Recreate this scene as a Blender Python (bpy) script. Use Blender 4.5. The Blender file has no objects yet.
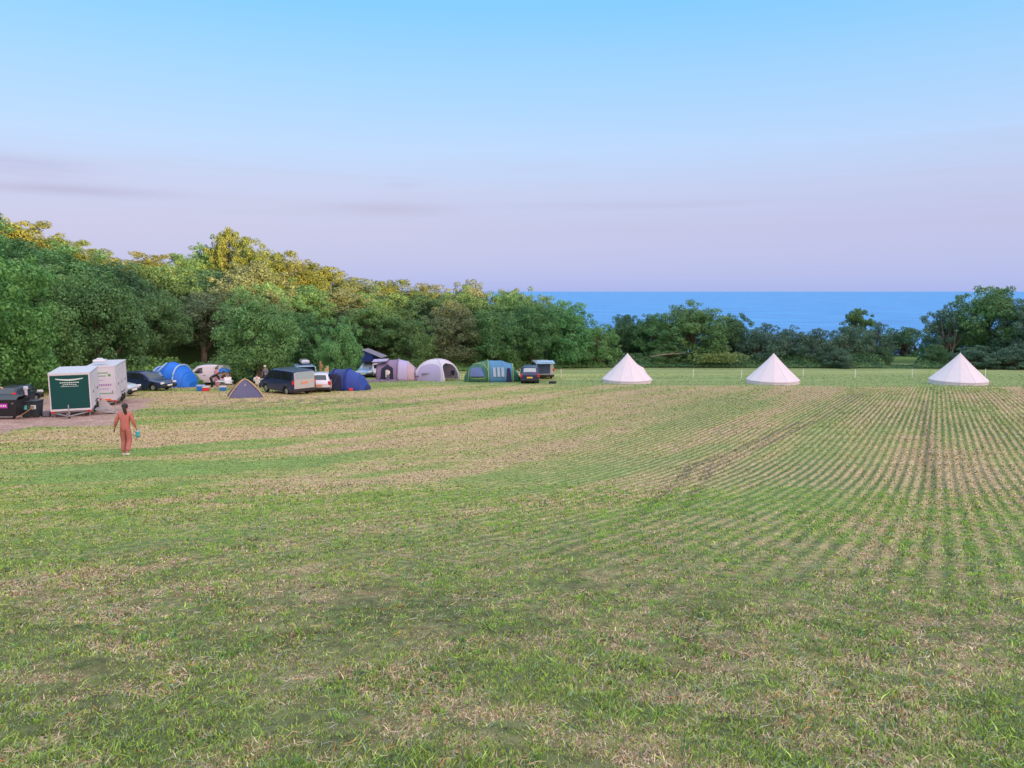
import bpy, math, random
import numpy as np
from mathutils import Vector, Matrix
random.seed(7); rng = np.random.default_rng(11)
S = bpy.context.scene; COL = S.collection
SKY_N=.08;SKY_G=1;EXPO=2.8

F = 740.0; TH = math.atan(93/F); EYE = 1.65

# ------------------------------------------------------------------ terrain
_D = np.array([-4000,-1200,-500,-320,-230,-160,-90,-40,0,3.2,8,14,20,25,45,65,95,120,160,260,400,900,70000.])
_Z = np.array([30,28,26,24,21.5,19.5,12.,5.2,0,-.55,-1.4,-2.5,-3.4,-3.85,-5.2,-6.6,-7.95,-8.6,-14,-58,-62,-70,-70.])
_ys = np.concatenate([np.arange(-600,-60,4.),np.arange(-60,300,.5)])
_zs = np.interp(_ys,_D,_Z)
def _sm(z,k):
    w=np.hanning(k*2+1); w/=w.sum(); return np.convolve(np.pad(z,k,mode='edge'),w,'valid')
_a=_ys<-60; _zs2=_zs.copy(); _zs2[~_a]=_sm(_zs[~_a],9)
_zs2[(_ys>=-60)&(_ys<-55)]=_zs[(_ys>=-60)&(_ys<-55)]
def hsh(ix,iy,s=0):
    n=(ix.astype(np.int64)*374761393+iy.astype(np.int64)*668265263+s*1442695041)&0xffffffff
    n=((n^(n>>13))*1274126177)&0xffffffff
    return ((n^(n>>16))&0xffff)/65535.0
def vn(x,y,s=0):
    ix=np.floor(x);iy=np.floor(y);fx=x-ix;fy=y-iy
    fx=fx*fx*(3-2*fx);fy=fy*fy*(3-2*fy)
    a=hsh(ix,iy,s);b=hsh(ix+1,iy,s);c=hsh(ix,iy+1,s);d=hsh(ix+1,iy+1,s)
    return a+(b-a)*fx+(c-a)*fy+(a-b-c+d)*fx*fy
def fbm(x,y,s=0,o=4):
    t=0;a=.5;n=0
    for i in range(o):
        t=t+a*vn(x,y,s+i*17);n+=a;a*=.5;x=x*2.03+5.1;y=y*2.03+1.7
    return t/n
def sst(a,b,x):
    t=np.clip((x-a)/(b-a),0,1); return t*t*(3-2*t)
EX=np.array([-400,-120,-70,-46,-36,-27,-12,6,20,34,60,120,400.]); EY=np.array([30,30,40,50,60,66,80,92,96,97,98,98,98.])
def G(x,y):
    x=np.asarray(x,float);y=np.asarray(y,float)
    z=np.where((y>-598)&(y<298),np.interp(y,_ys,_zs2),np.interp(y,_D,_Z))
    e=y-np.interp(x,EX,EY)
    rise=8.0*sst(0,42,e)*sst(8,-26,x)*sst(260,110,y)
    fr=sst(-80,-60,-np.abs(y))
    z=z+rise
    z=z+(fbm(x*.06,y*.06,3,2)-.5)*.25*sst(3,14,np.hypot(x,y))*sst(120,60,np.abs(y)+np.abs(x)*.3)
    z=z+(fbm(x*.02,y*.02,9,3)-.5)*4*sst(-50,-110,y)
    z=z+(5.0*sst(42,4,x+.78*y)-2.2*sst(15,32,x+.78*y)*sst(74,52,x+.78*y)+3.0*sst(92,112,x+.78*y))*sst(-45,-110,y)  # unseen crest behind the camera, bumps shaped to steer where sunlight lands
    z=z+(fbm(x*1.3,y*1.3,4,3)-.5)*.07*sst(70,20,np.hypot(x,y))
    return z
def g1(x,y): return float(G(x,y))
def ray(px,py):
    u=(px-512)/F;v=(384-py)/F;c,s=math.cos(TH),math.sin(TH)
    return (u,c+v*s,-s+v*c)
def at(px,py):
    r=ray(px,py);t=1.0
    while t<400:
        if EYE+r[2]*t<g1(r[0]*t,r[1]*t): break
        t*=1.003
    return (r[0]*t,r[1]*t)
def W(px,py,y):
    r=ray(px,py);k=y/r[1];return (r[0]*k,y,EYE+r[2]*k)

# ------------------------------------------------------------------ materials
def mat(name,col,rough=.6,metal=0,noise=0,scale=8,spec=.5,bump=0,trans=0,coat=0):
    m=bpy.data.materials.new(name);m.use_nodes=True;nt=m.node_tree;b=nt.nodes['Principled BSDF']
    b.inputs['Roughness'].default_value=rough;b.inputs['Metallic'].default_value=metal
    b.inputs['Specular IOR Level'].default_value=spec
    if coat: b.inputs['Coat Weight'].default_value=coat
    tc=nt.nodes.new('ShaderNodeTexCoord');n=nt.nodes.new('ShaderNodeTexNoise')
    n.inputs['Scale'].default_value=scale;n.inputs['Detail'].default_value=4
    nt.links.new(tc.outputs['Object'],n.inputs['Vector'])
    mx=nt.nodes.new('ShaderNodeMix');mx.data_type='RGBA'
    k=noise if noise else .06
    mx.inputs['A'].default_value=(*[c*(1-k) for c in col],1);mx.inputs['B'].default_value=(*[min(1,c*(1+k)) for c in col],1)
    nt.links.new(n.outputs['Fac'],mx.inputs['Factor']);nt.links.new(mx.outputs['Result'],b.inputs['Base Color'])
    if bump:
        bp=nt.nodes.new('ShaderNodeBump');bp.inputs['Strength'].default_value=bump;bp.inputs['Distance'].default_value=.02
        nt.links.new(n.outputs['Fac'],bp.inputs['Height']);nt.links.new(bp.outputs['Normal'],b.inputs['Normal'])
    if trans:
        t=nt.nodes.new('ShaderNodeBsdfTranslucent');nt.links.new(mx.outputs['Result'],t.inputs['Color'])
        ms=nt.nodes.new('ShaderNodeMixShader');ms.inputs[0].default_value=trans
        out=nt.nodes['Material Output'];nt.links.new(b.outputs[0],ms.inputs[1]);nt.links.new(t.outputs[0],ms.inputs[2]);nt.links.new(ms.outputs[0],out.inputs['Surface'])
    return m
def attrmat(name,rough=.8,trans=0,tint=(1,1,1),spec=.2,vary=.0,fine=None):
    m=bpy.data.materials.new(name);m.use_nodes=True;nt=m.node_tree;b=nt.nodes['Principled BSDF']
    b.inputs['Roughness'].default_value=rough;b.inputs['Specular IOR Level'].default_value=spec
    a=nt.nodes.new('ShaderNodeAttribute');a.attribute_name='Col'
    mul=nt.nodes.new('ShaderNodeMix');mul.data_type='RGBA';mul.blend_type='MULTIPLY';mul.inputs['Factor'].default_value=1
    nt.links.new(a.outputs['Color'],mul.inputs['A']);mul.inputs['B'].default_value=(*tint,1)
    out=mul.outputs['Result']
    if vary:
        oi=nt.nodes.new('ShaderNodeObjectInfo');hs=nt.nodes.new('ShaderNodeHueSaturation')
        mr=nt.nodes.new('ShaderNodeMapRange');mr.inputs['To Min'].default_value=.5-vary*.12;mr.inputs['To Max'].default_value=.5+vary*.10
        nt.links.new(oi.outputs['Random'],mr.inputs['Value']);nt.links.new(mr.outputs['Result'],hs.inputs['Hue'])
        m2=nt.nodes.new('ShaderNodeMath');m2.operation='MULTIPLY';m2.inputs[1].default_value=7.31;nt.links.new(oi.outputs['Random'],m2.inputs[0])
        m3=nt.nodes.new('ShaderNodeMath');m3.operation='FRACT';nt.links.new(m2.outputs[0],m3.inputs[0])
        mr2=nt.nodes.new('ShaderNodeMapRange');mr2.inputs['To Min'].default_value=1-vary*.35;mr2.inputs['To Max'].default_value=1+vary*.35
        nt.links.new(m3.outputs[0],mr2.inputs['Value']);nt.links.new(mr2.outputs['Result'],hs.inputs['Value'])
        nt.links.new(out,hs.inputs['Color']);out=hs.outputs['Color']
    if fine:
        tc=nt.nodes.new('ShaderNodeTexCoord');n=nt.nodes.new('ShaderNodeTexNoise');n.inputs['Scale'].default_value=fine;n.inputs['Detail'].default_value=8;n.inputs['Roughness'].default_value=.7
        nt.links.new(tc.outputs['Object'],n.inputs['Vector'])
        r=nt.nodes.new('ShaderNodeMapRange');r.inputs['From Min'].default_value=.3;r.inputs['From Max'].default_value=.7;r.inputs['To Min'].default_value=.35;r.inputs['To Max'].default_value=1.45
        nt.links.new(n.outputs['Fac'],r.inputs['Value'])
        q=nt.nodes.new('ShaderNodeVectorMath');q.operation='SCALE';nt.links.new(out,q.inputs[0]);nt.links.new(r.outputs['Result'],q.inputs['Scale']);out=q.outputs['Vector']
        bp=nt.nodes.new('ShaderNodeBump');bp.inputs['Strength'].default_value=.7;bp.inputs['Distance'].default_value=.05
        nt.links.new(n.outputs['Fac'],bp.inputs['Height']);nt.links.new(bp.outputs['Normal'],b.inputs['Normal'])
    nt.links.new(out,b.inputs['Base Color'])
    if trans:
        t=nt.nodes.new('ShaderNodeBsdfTranslucent');nt.links.new(out,t.inputs['Color'])
        ms=nt.nodes.new('ShaderNodeMixShader');ms.inputs[0].default_value=trans
        o=nt.nodes['Material Output'];nt.links.new(b.outputs[0],ms.inputs[1]);nt.links.new(t.outputs[0],ms.inputs[2]);nt.links.new(ms.outputs[0],o.inputs['Surface'])
    return m
M={}
def mk(n,*a,**k): M[n]=mat(n,*a,**k); return M[n]
mk('canvas',(.74,.71,.77),.85,noise=.05,scale=3,trans=.12,spec=.2)
mk('canvas_seam',(.64,.61,.67),.85)
mk('white_panel',(.60,.63,.70),.35,noise=.03)
mk('trim_grey',(.55,.57,.60),.4)
mk('green_panel',(.006,.070,.068),.6,noise=.05,spec=.2)
mk('black_plastic',(.018,.02,.024),.5)
mk('dark_bin',(.035,.05,.06),.5)
mk('rubber',(.015,.015,.016),.8)
mk('steel',(.45,.46,.48),.35,.8)
mk('galv',(.35,.36,.37),.5,.5)
mk('glass_dark',(.015,.02,.025),.08,spec=.9)
mk('glass_pale',(.30,.42,.50),.08,spec=1)
mk('navy_paint',(.008,.022,.085),.35,coat=.3)
mk('blue_paint',(.008,.03,.10),.2,coat=.8)
mk('dark_paint',(.010,.016,.035),.35,coat=.3)
mk('white_paint',(.62,.64,.72),.25,coat=.5)
mk('silver_paint',(.50,.53,.58),.28,.3,coat=.5)
mk('pale_blue_paint',(.25,.42,.62),.3,coat=.5)
mk('lamp_red',(.55,.02,.02),.2)
mk('lamp_clear',(.75,.78,.8),.1)
mk('plate_yellow',(.80,.55,.08),.5)
mk('plate_white',(.8,.8,.78),.5)
mk('plate_orange',(.75,.28,.10),.5)
mk('tent_blue',(.012,.19,.78),.6,noise=.06,scale=2,trans=.15)
mk('tent_blue_light',(.34,.55,.85),.6,trans=.15)
mk('tent_navy',(.012,.035,.20),.6,noise=.08,scale=2,trans=.08)
mk('tent_navy_mid',(.012,.05,.30),.6,noise=.08,scale=2,trans=.08)
mk('tent_purple',(.10,.11,.21),.7,noise=.05,scale=2,trans=.08)
mk('tent_slate',(.05,.09,.17),.7,trans=.08)
mk('tent_mauve',(.25,.19,.32),.7,noise=.05,scale=2,trans=.1)
mk('tent_pink_grey',(.45,.36,.42),.7,trans=.1)
mk('tent_inside_shade',(.02,.025,.06),.9)  # dark panel colour painting in the shade behind open tent doors
mk('tent_white',(.62,.63,.74),.7,noise=.04,scale=2,trans=.15)
mk('tent_lilac',(.42,.40,.62),.7,noise=.04,scale=2,trans=.12)
mk('tent_green',(.045,.16,.10),.65,noise=.06,scale=2,trans=.1)
mk('tent_lime',(.25,.45,.12),.6,trans=.1)
mk('tent_roofblue',(.06,.22,.40),.55,noise=.05,scale=2,trans=.1)
mk('window_film',(.02,.10,.30),.25,spec=.8)
mk('window_pale',(.20,.34,.44),.2,spec=.8)
mk('skin',(.42,.23,.16),.55,spec=.3)
mk('skin_pale',(.62,.38,.30),.55,spec=.3)
mk('hair_dark',(.018,.012,.012),.6)
mk('hair_grey',(.30,.29,.30),.7)
mk('coral',(.46,.155,.135),.85,noise=.12,scale=9,bump=.4)
mk('coral_dark',(.42,.155,.135),.85,noise=.1,scale=9,bump=.4)
mk('pink_cloth',(.62,.28,.40),.85)
mk('black_cloth',(.015,.016,.03),.9)
mk('maroon_cloth',(.10,.012,.03),.9)
mk('teal_cloth',(.03,.14,.17),.9)
mk('white_cloth',(.72,.72,.72),.9)
mk('grey_cloth',(.16,.17,.22),.9)
mk('shoe_white',(.8,.8,.8),.6)
mk('cyan_plastic',(.04,.42,.50),.4)
mk('blue_plastic',(.02,.18,.60),.4)
mk('sign_purple',(.50,.05,.48),.5)
mk('sign_cyan',(.12,.62,.62),.5)
mk('sign_pale',(.50,.74,.78),.5)
mk('ink_green',(.10,.35,.12),.5)
mk('ink_purple',(.35,.20,.50),.5)
mk('ink_white',(.60,.75,.74),.5)
mk('wood',(.30,.19,.10),.8,noise=.2,scale=12)
mk('wood_pale',(.50,.36,.20),.8,noise=.2,scale=12)
mk('bark',(.10,.085,.065),.9,noise=.35,scale=6,bump=.8)
mk('bark_pale',(.22,.19,.15),.9,noise=.35,scale=6,bump=.8)
mk('red_plastic',(.62,.03,.04),.5)
mk('orange_plastic',(.75,.18,.03),.5)
mk('post_white',(.85,.85,.82),.5)
mk('rope',(.6,.58,.5),.8)

# ------------------------------------------------------------------ helpers
def tag(o,label=None,cat=None,group=None,kind=None):
    if label:o['label']=label
    if cat:o['category']=cat
    if group:o['group']=group
    if kind:o['kind']=kind
    return o
def empty(name,loc,rz,label,cat,group=None):
    o=bpy.data.objects.new(name,None);COL.objects.link(o);o.location=loc;o.rotation_euler=(0,0,rz)
    o.empty_display_size=.2
    return tag(o,label,cat,group)
def linkmesh(name,me,m,parent=None,loc=None,rot=None,smooth=False):
    o=bpy.data.objects.new(name,me);COL.objects.link(o)
    if m is not None and not me.materials: me.materials.append(m)
    if parent:o.parent=parent
    if loc:o.location=loc
    if rot:o.rotation_euler=rot
    if smooth:
        me.polygons.foreach_set('use_smooth',np.ones(len(me.polygons),dtype=bool))
    return o
def npmesh(name,verts,faces_quads=None,tris=None,cols=None):
    me=bpy.data.meshes.new(name);nv=len(verts);me.vertices.add(nv);me.vertices.foreach_set('co',np.asarray(verts,np.float32).ravel())
    loops=[];starts=[];tot=0
    if faces_quads is not None and len(faces_quads):
        q=np.asarray(faces_quads,np.int32);loops.append(q.ravel());starts.append(np.arange(len(q))*4);tot=len(q)*4
    if tris is not None and len(tris):
        t=np.asarray(tris,np.int32);loops.append(t.ravel());starts.append(tot+np.arange(len(t))*3)
    L=np.concatenate(loops).astype(np.int32);st=np.concatenate(starts).astype(np.int32)
    me.loops.add(len(L));me.loops.foreach_set('vertex_index',L)
    me.polygons.add(len(st));me.polygons.foreach_set('loop_start',st)
    me.update(calc_edges=True)
    if cols is not None:
        a=me.color_attributes.new('Col','FLOAT_COLOR','POINT')
        c=np.ones((nv,4),np.float32);c[:,:3]=cols;a.data.foreach_set('color',c.ravel())
    return me
class MB:
    def __init__(s): s.v=[];s.f=[]
    def add(s,vs,fs):
        n=len(s.v);s.v+= [tuple(v) for v in vs];s.f+=[tuple(i+n for i in f) for f in fs];return s
    def box(s,c,d,rot=None,bev=0):
        hx,hy,hz=[k/2 for k in d];c=Vector(c);R=rot if rot is not None else Matrix.Identity(3)
        if bev:
            b=min(bev,hx*.9,hy*.9,hz*.9);vs=[];ix={}
            for sx in(-1,1):
                for sy in(-1,1):
                    for sz in(-1,1):
                        for k,off in enumerate(((0,b,b),(b,0,b),(b,b,0))):
                            ix[(sx,sy,sz,k)]=len(vs);vs.append(c+R@Vector((sx*(hx-off[0]),sy*(hy-off[1]),sz*(hz-off[2]))))
            fs=[]
            for sx in(-1,1):
                for sy in(-1,1):
                    for sz in(-1,1): fs.append([ix[(sx,sy,sz,k)] for k in((0,1,2) if sx*sy*sz>0 else (2,1,0))])
            for a in(-1,1):
                fs.append([ix[(a,y,z,0)] for y,z in((-1,-1),(1,-1),(1,1),(-1,1))][::a])
                fs.append([ix[(x,a,z,1)] for x,z in((-1,-1),(-1,1),(1,1),(1,-1))][::a])
                fs.append([ix[(x,y,a,2)] for x,y in((-1,-1),(1,-1),(1,1),(-1,1))][::a])
            for a in(-1,1):
                for b2 in(-1,1):
                    fs.append([ix[(a,b2,-1,0)],ix[(a,b2,1,0)],ix[(a,b2,1,1)],ix[(a,b2,-1,1)]])
                    fs.append([ix[(a,-1,b2,0)],ix[(a,1,b2,0)],ix[(a,1,b2,2)],ix[(a,-1,b2,2)]])
                    fs.append([ix[(-1,a,b2,1)],ix[(1,a,b2,1)],ix[(1,a,b2,2)],ix[(-1,a,b2,2)]])
            return s.add(vs,fs)
        vs=[c+R@Vector((x*hx,y*hy,z*hz)) for x in(-1,1) for y in(-1,1) for z in(-1,1)]
        return s.add(vs,[(0,1,3,2),(4,6,7,5),(0,4,5,1),(2,3,7,6),(0,2,6,4),(1,5,7,3)])
    def tube(s,pts,r,n=8,cap=True):
        pts=[Vector(p) for p in pts];rs=r if isinstance(r,(list,tuple)) else [r]*len(pts);vs=[];fs=[]
        for i,p in enumerate(pts):
            t=(pts[min(i+1,len(pts)-1)]-pts[max(i-1,0)]).normalized()
            u=t.cross(Vector((0,0,1)) if abs(t.z)<.9 else Vector((1,0,0))).normalized();w=t.cross(u)
            for k in range(n):
                a=2*math.pi*k/n;vs.append(p+(u*math.cos(a)+w*math.sin(a))*rs[i])
        for i in range(len(pts)-1):
            for k in range(n):
                a=i*n+k;b=i*n+(k+1)%n;fs.append((a,b,b+n,a+n))
        if cap: fs.append(tuple(range(n))[::-1]);fs.append(tuple((len(pts)-1)*n+k for k in range(n)))
        return s.add(vs,fs)
    def cyl(s,a,b,r,n=16): return s.tube([a,b],r,n)
    def ring(s,c,axis,R,r,n=20,m=8):
        ax=Vector(axis).normalized();u=ax.orthogonal().normalized();w=ax.cross(u);c=Vector(c);vs=[];fs=[]
        for i in range(n):
            a=2*math.pi*i/n;d=u*math.cos(a)+w*math.sin(a)
            for j in range(m):
                b=2*math.pi*j/m;vs.append(c+d*(R+r*math.cos(b))+ax*r*math.sin(b))
        for i in range(n):
            for j in range(m):
                fs.append((i*m+j,((i+1)%n)*m+j,((i+1)%n)*m+(j+1)%m,i*m+(j+1)%m))
        return s.add(vs,fs)
    def ell(s,c,r,n=14,m=9):
        vs=[];fs=[];c=Vector(c)
        for j in range(m+1):
            p=math.pi*j/m
            for i in range(n):
                a=2*math.pi*i/n;vs.append(c+Vector((r[0]*math.sin(p)*math.cos(a),r[1]*math.sin(p)*math.sin(a),r[2]*math.cos(p))))
        for j in range(m):
            for i in range(n): fs.append((j*n+i,(j+1)*n+i,(j+1)*n+(i+1)%n,j*n+(i+1)%n))
        return s.add(vs,fs)
    def prism(s,poly,y0,y1):  # poly in xz
        n=len(poly);vs=[(x,y0,z) for x,z in poly]+[(x,y1,z) for x,z in poly]
        return s.add(vs,[tuple(range(n)),tuple(range(n,2*n))[::-1]]+[(i,i+n,(i+1)%n+n,(i+1)%n) for i in range(n)])
    def grid(s,P,closed=False):  # P list of rows of points
        n=len(P);m=len(P[0]);vs=[p for r in P for p in r];fs=[]
        for i in range(n-1):
            for j in range(m if closed else m-1):
                fs.append((i*m+j,i*m+(j+1)%m,(i+1)*m+(j+1)%m,(i+1)*m+j))
        return s.add(vs,fs)
    def build(s,name,m,parent=None,smooth=False,solid=0,loc=None,rot=None):
        me=bpy.data.meshes.new(name);me.from_pydata([tuple(v) for v in s.v],[],s.f);me.update()
        o=linkmesh(name,me,m,parent,loc,rot,smooth)
        if solid:
            q=o.modifiers.new('Thick','SOLIDIFY');q.thickness=solid;q.offset=0
        return o

# ------------------------------------------------------------------ field colours (dry stubble, new grass, soil)
AX=math.radians(30)
def rowu(x,y):
    u1=x*math.cos(AX)-y*math.sin(AX);u2=.26*x-.60*y-2.6
    k=2.2;d=u1-u2
    return np.where(d>0,u1,u2)+k*np.log1p(np.exp(-np.abs(d)/k)), sst(-1,3,d)
def patch(x,y,lst):
    t=0
    for cx,cy,ra,rb,ang,v in lst:
        c,s=math.cos(ang),math.sin(ang);dx=x-cx;dy=y-cy
        p=(dx*c+dy*s)/ra;q=(-dx*s+dy*c)/rb;t=t+v*np.exp(-(p*p+q*q))
    return t
def ppx(px,py,ra,rb,v,ang=60):
    x,y=at(px,py);return (x,y,ra,rb,math.radians(ang),v)
TRK=np.array([at(-40,436),at(0,428),at(60,421),at(110,413),at(138,400)])
TRK2=np.array([at(60,424),at(140,413),at(200,408),at(262,408)])
def dpoly(x,y,P):
    d=np.full(np.shape(x),1e9)
    for a,b in zip(P[:-1],P[1:]):
        ab=b-a;t=np.clip(((x-a[0])*ab[0]+(y-a[1])*ab[1])/(ab@ab),0,1)
        d=np.minimum(d,np.hypot(x-a[0]-t*ab[0],y-a[1]-t*ab[1]))
    return d
PT=[ppx(400,395,12,6,1.0,10),ppx(250,432,6,1.6,.9,10),ppx(420,425,9,2.5,.7,35),ppx(540,400,8,3,.5,40),
    ppx(730,432,6,1.2,.9),ppx(690,437,5,1.0,.6),ppx(915,470,6,1.2,.7),ppx(930,445,8,2,.35),ppx(985,420,10,1.2,.6),ppx(620,545,2.0,.5,.7,50),
    ppx(480,548,1.6,.5,.5,40),ppx(200,590,1.2,.5,.7,10),ppx(60,585,1.0,.5,.6,0),ppx(140,440,6,1.0,.5,5),ppx(170,395,9,3.,1.2,0),ppx(300,392,9,3,1.1,20),
    ppx(330,475,5,.8,.8,70),ppx(190,497,3.5,.5,.9,60),ppx(560,425,8,1.2,.6),ppx(830,470,5,.9,.5)]
PG=[ppx(150,470,7,2.2,1.3,5),ppx(330,460,5,1.5,1.0,30),ppx(150,412,5,1.6,1.0,10),ppx(60,450,6,1.5,.6,0),ppx(1000,440,9,2.5,.7),ppx(800,560,2.5,1.2,.8),
    ppx(655,430,9,1.0,.8),ppx(620,470,5,1.2,.6),ppx(1010,560,2,1,.5),ppx(700,420,8,1,.6),ppx(120,545,3,1,.5,30),ppx(550,392,10,2,.3),ppx(560,590,1.5,.6,.5)]
P1=at(690,467);P2=at(824,412);P0=at(655,505);PM=at(560,560)
GR=np.array([.19,.325,.085]);GB=np.array([.21,.38,.085]);TA=np.array([.55,.415,.245]);SO=np.array([.095,.088,.08]);LG=np.array([.385,.395,.14]);PK=np.array([.42,.29,.24])
ROWS=[None]
def field(x,y,bare=False):
    """returns albedo colour, dryness 0..1, soil amount"""
    u,side=rowu(x,y);r=np.hypot(x,y)
    v=x*math.sin(AX)+y*math.cos(AX)
    n1=fbm(u*.55,v*.045,21,3);n2=fbm(x*.35,y*.35,31,4);n3=fbm(x*2.2,y*2.2,41,3);n4=fbm(u*2.2,v*.12,51,3)
    n5=fbm(x*.9,y*.9,35,4)
    nr=sst(14,5,r);n6=fbm(x*5.5,y*5.5,43,3)
    dry=.53+((n1-.5)*1.5+(n2-.5)*.5+(n5-.5)*.7)*(1-.55*nr)+(n6-.5)*1.5*nr+(n4-.5)*1.1*sst(5,12,r)+(patch(x,y,PT)*.38-patch(x,y,PG)*.42)*(1-.5*nr)
    dry=dry+(n3-.5)*.9*sst(40,4,r)
    # rows
    sp=.245;ph=u+.02*(n2-.5)*sp*8+(vn(x*1.5,y*1.5,77)-.5)*.03
    row=.5+.5*np.cos(2*math.pi*ph/sp)
    rs=sst(5.5,11,r)*sst(95,62,r)*(.38+.62*sst(-6,5,x-y*.12))*(.5+.5*side)*1.15
    far=sst(63.5,65.5,y+.05*x)
    rs=rs*(1-far)*(.60+.6*fbm(x*.15,y*.15,61,2))
    ROWS[0]=rs;rq=rs*0 if bare else rs
    soil=rq*(1-row)**1.35*.62;dry=dry+rq*(row-.5)*.75
    # tramline ruts
    for off,w in((0,.16),(.62,.12)):
        dd=dpoly(x,y,np.array([(PM[0]+off,PM[1]),(P0[0]+off,P0[1]),(P1[0]+off,P1[1]),(P2[0]+off,P2[1]),(P2[0]+off+10,P2[1]+17)]))
        soil=np.maximum(soil,.85*np.exp(-(dd/w)**2)*sst(.25,.6,fbm(x*.5,y*.5,71,2))*(1-far)*sst(7,17,y))
    dd=dpoly(x,y,np.array([at(925,400),at(926,440),at(932,490)]))
    soil=np.maximum(soil,.6*np.exp(-(dd/.2)**2))
    soil=np.maximum(soil,.7*sst(.58,.70,fbm(x*3.1,y*3.1,81,4))*sst(24,5,r))
    # chevrons at the turning strip
    cx,cy=at(300,402);w=np.exp(-((x-cx)/9)**2-((y-cy)/3.5)**2)
    soil=np.maximum(soil,.6*w*sst(.55,.95,.5+.5*np.sin((x+.12*(y-cy)**2)*2*math.pi/1.25)))
    dry=np.clip(dry,0,1)
    c=GR*(1-sst(-.1,.6,dry))[...,None]+LG*(sst(-.1,.6,dry)*(1-sst(.4,1.05,dry)))[...,None]+TA*sst(.4,1.05,dry)[...,None]
    br=sst(.5,.8,fbm(x*.8,y*.8,91,3))*(1-dry)
    c=c*(1-.6*br[...,None])+GB*(.6*br[...,None])
    # far sward beyond the mown line: smooth stripes across
    fc=np.array([.225,.31,.125])*(.85+.35*fbm(x*.05,y*.9,95,3))[...,None]+np.array([.16,.12,.03])*(sst(.45,.75,fbm(x*.03,y*.35,96,3))*(.3+sst(20,-10,x)))[...,None]
    c=c*(1-far[...,None])+fc*far[...,None];dry=dry*(1-.6*far)
    c=c*(1-soil[...,None])+SO*soil[...,None]
    # gravel track
    tk=np.maximum(sst(1.5,.8,dpoly(x,y,TRK)+(n2-.5)*1.2),.4*sst(1.3,.3,dpoly(x,y,TRK2)+(n2-.5)*1.8))
    tk=np.maximum(tk,sst(.1,-.8,y-np.interp(x,[-60,-18,-10],[48,43,30])+ (n2-.5)*2)*0)
    hx=sst(-19.4,-20.6,x+.42*(y-38)+(n2-.5)*1.2)*sst(33.2,34.2,y-.06*x)*sst(50,47,y)
    tk=np.maximum(tk,hx)
    gc=PK*(.8+.4*n3)[...,None]
    c=c*(1-tk[...,None])+gc*tk[...,None]
    # beyond the hedge / hillside / rise behind: rough grass
    wd=sst(0,3,y-np.interp(x,EX,EY))
    wc=np.array([.07,.12,.035])*(.7+.6*n2)[...,None]+np.array([.05,.09,.02])*(sst(104,112,y)*sst(30,40,x))[...,None]
    c=c*(1-wd[...,None])+wc*wd[...,None]
    if bare:
        nb=(sst(16,5.5,r)*.74*(1-tk))[...,None];c=c*(1-nb)+np.array([.15,.13,.085])*(.4+1.2*n3)[...,None]*nb
    return c*(.88+.24*n3)[...,None],dry,soil,tk

# ------------------------------------------------------------------ ground sheet
def rowmat(m):
    # drill rows of stubble worked out in the shader from the same row coordinate as the blades
    nt=m.node_tree;L=nt.links.new
    def mt(op,a,b=None,c=None):
        n=nt.nodes.new('ShaderNodeMath');n.operation=op
        for i,v in enumerate((a,b,c)):
            if v is None: continue
            if isinstance(v,(int,float)): n.inputs[i].default_value=v
            else: L(v,n.inputs[i])
        return n.outputs[0]
    tc=nt.nodes.new('ShaderNodeTexCoord');s=nt.nodes.new('ShaderNodeSeparateXYZ');L(tc.outputs['Object'],s.inputs[0]);X,Y=s.outputs['X'],s.outputs['Y']
    u1=mt('ADD',mt('MULTIPLY',X,math.cos(AX)),mt('MULTIPLY',Y,-math.sin(AX)))
    u2=mt('ADD',mt('ADD',mt('MULTIPLY',X,.26),mt('MULTIPLY',Y,-.60)),-2.6);k=2.2
    ex=mt('EXPONENT',mt('MULTIPLY',mt('ABSOLUTE',mt('SUBTRACT',u1,u2)),-1/k))
    u=mt('ADD',mt('MAXIMUM',u1,u2),mt('MULTIPLY',mt('LOGARITHM',mt('ADD',ex,1.0),math.e),k))
    row=mt('ADD',mt('MULTIPLY',mt('COSINE',mt('MULTIPLY',u,2*math.pi/.245)),.5),.5)
    at_=nt.nodes.new('ShaderNodeAttribute');at_.attribute_name='Rows';rs=at_.outputs['Fac']
    so=mt('MULTIPLY',mt('MULTIPLY',mt('POWER',mt('SUBTRACT',1.0,row),1.35),rs),.72);ri=mt('MULTIPLY',mt('MULTIPLY',row,rs),.60)
    col=nt.nodes.new('ShaderNodeAttribute');col.attribute_name='Col'
    a=nt.nodes.new('ShaderNodeMix');a.data_type='RGBA';L(ri,a.inputs['Factor']);L(col.outputs['Color'],a.inputs['A']);a.inputs['B'].default_value=(*TA,1)
    b=nt.nodes.new('ShaderNodeMix');b.data_type='RGBA';L(so,b.inputs['Factor']);L(a.outputs['Result'],b.inputs['A']);b.inputs['B'].default_value=(.11,.15,.075,1)
    for n in nt.nodes:
        if n.bl_idname=='ShaderNodeMix' and n.blend_type=='MULTIPLY': L(b.outputs['Result'],n.inputs['A'])
    return m
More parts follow.
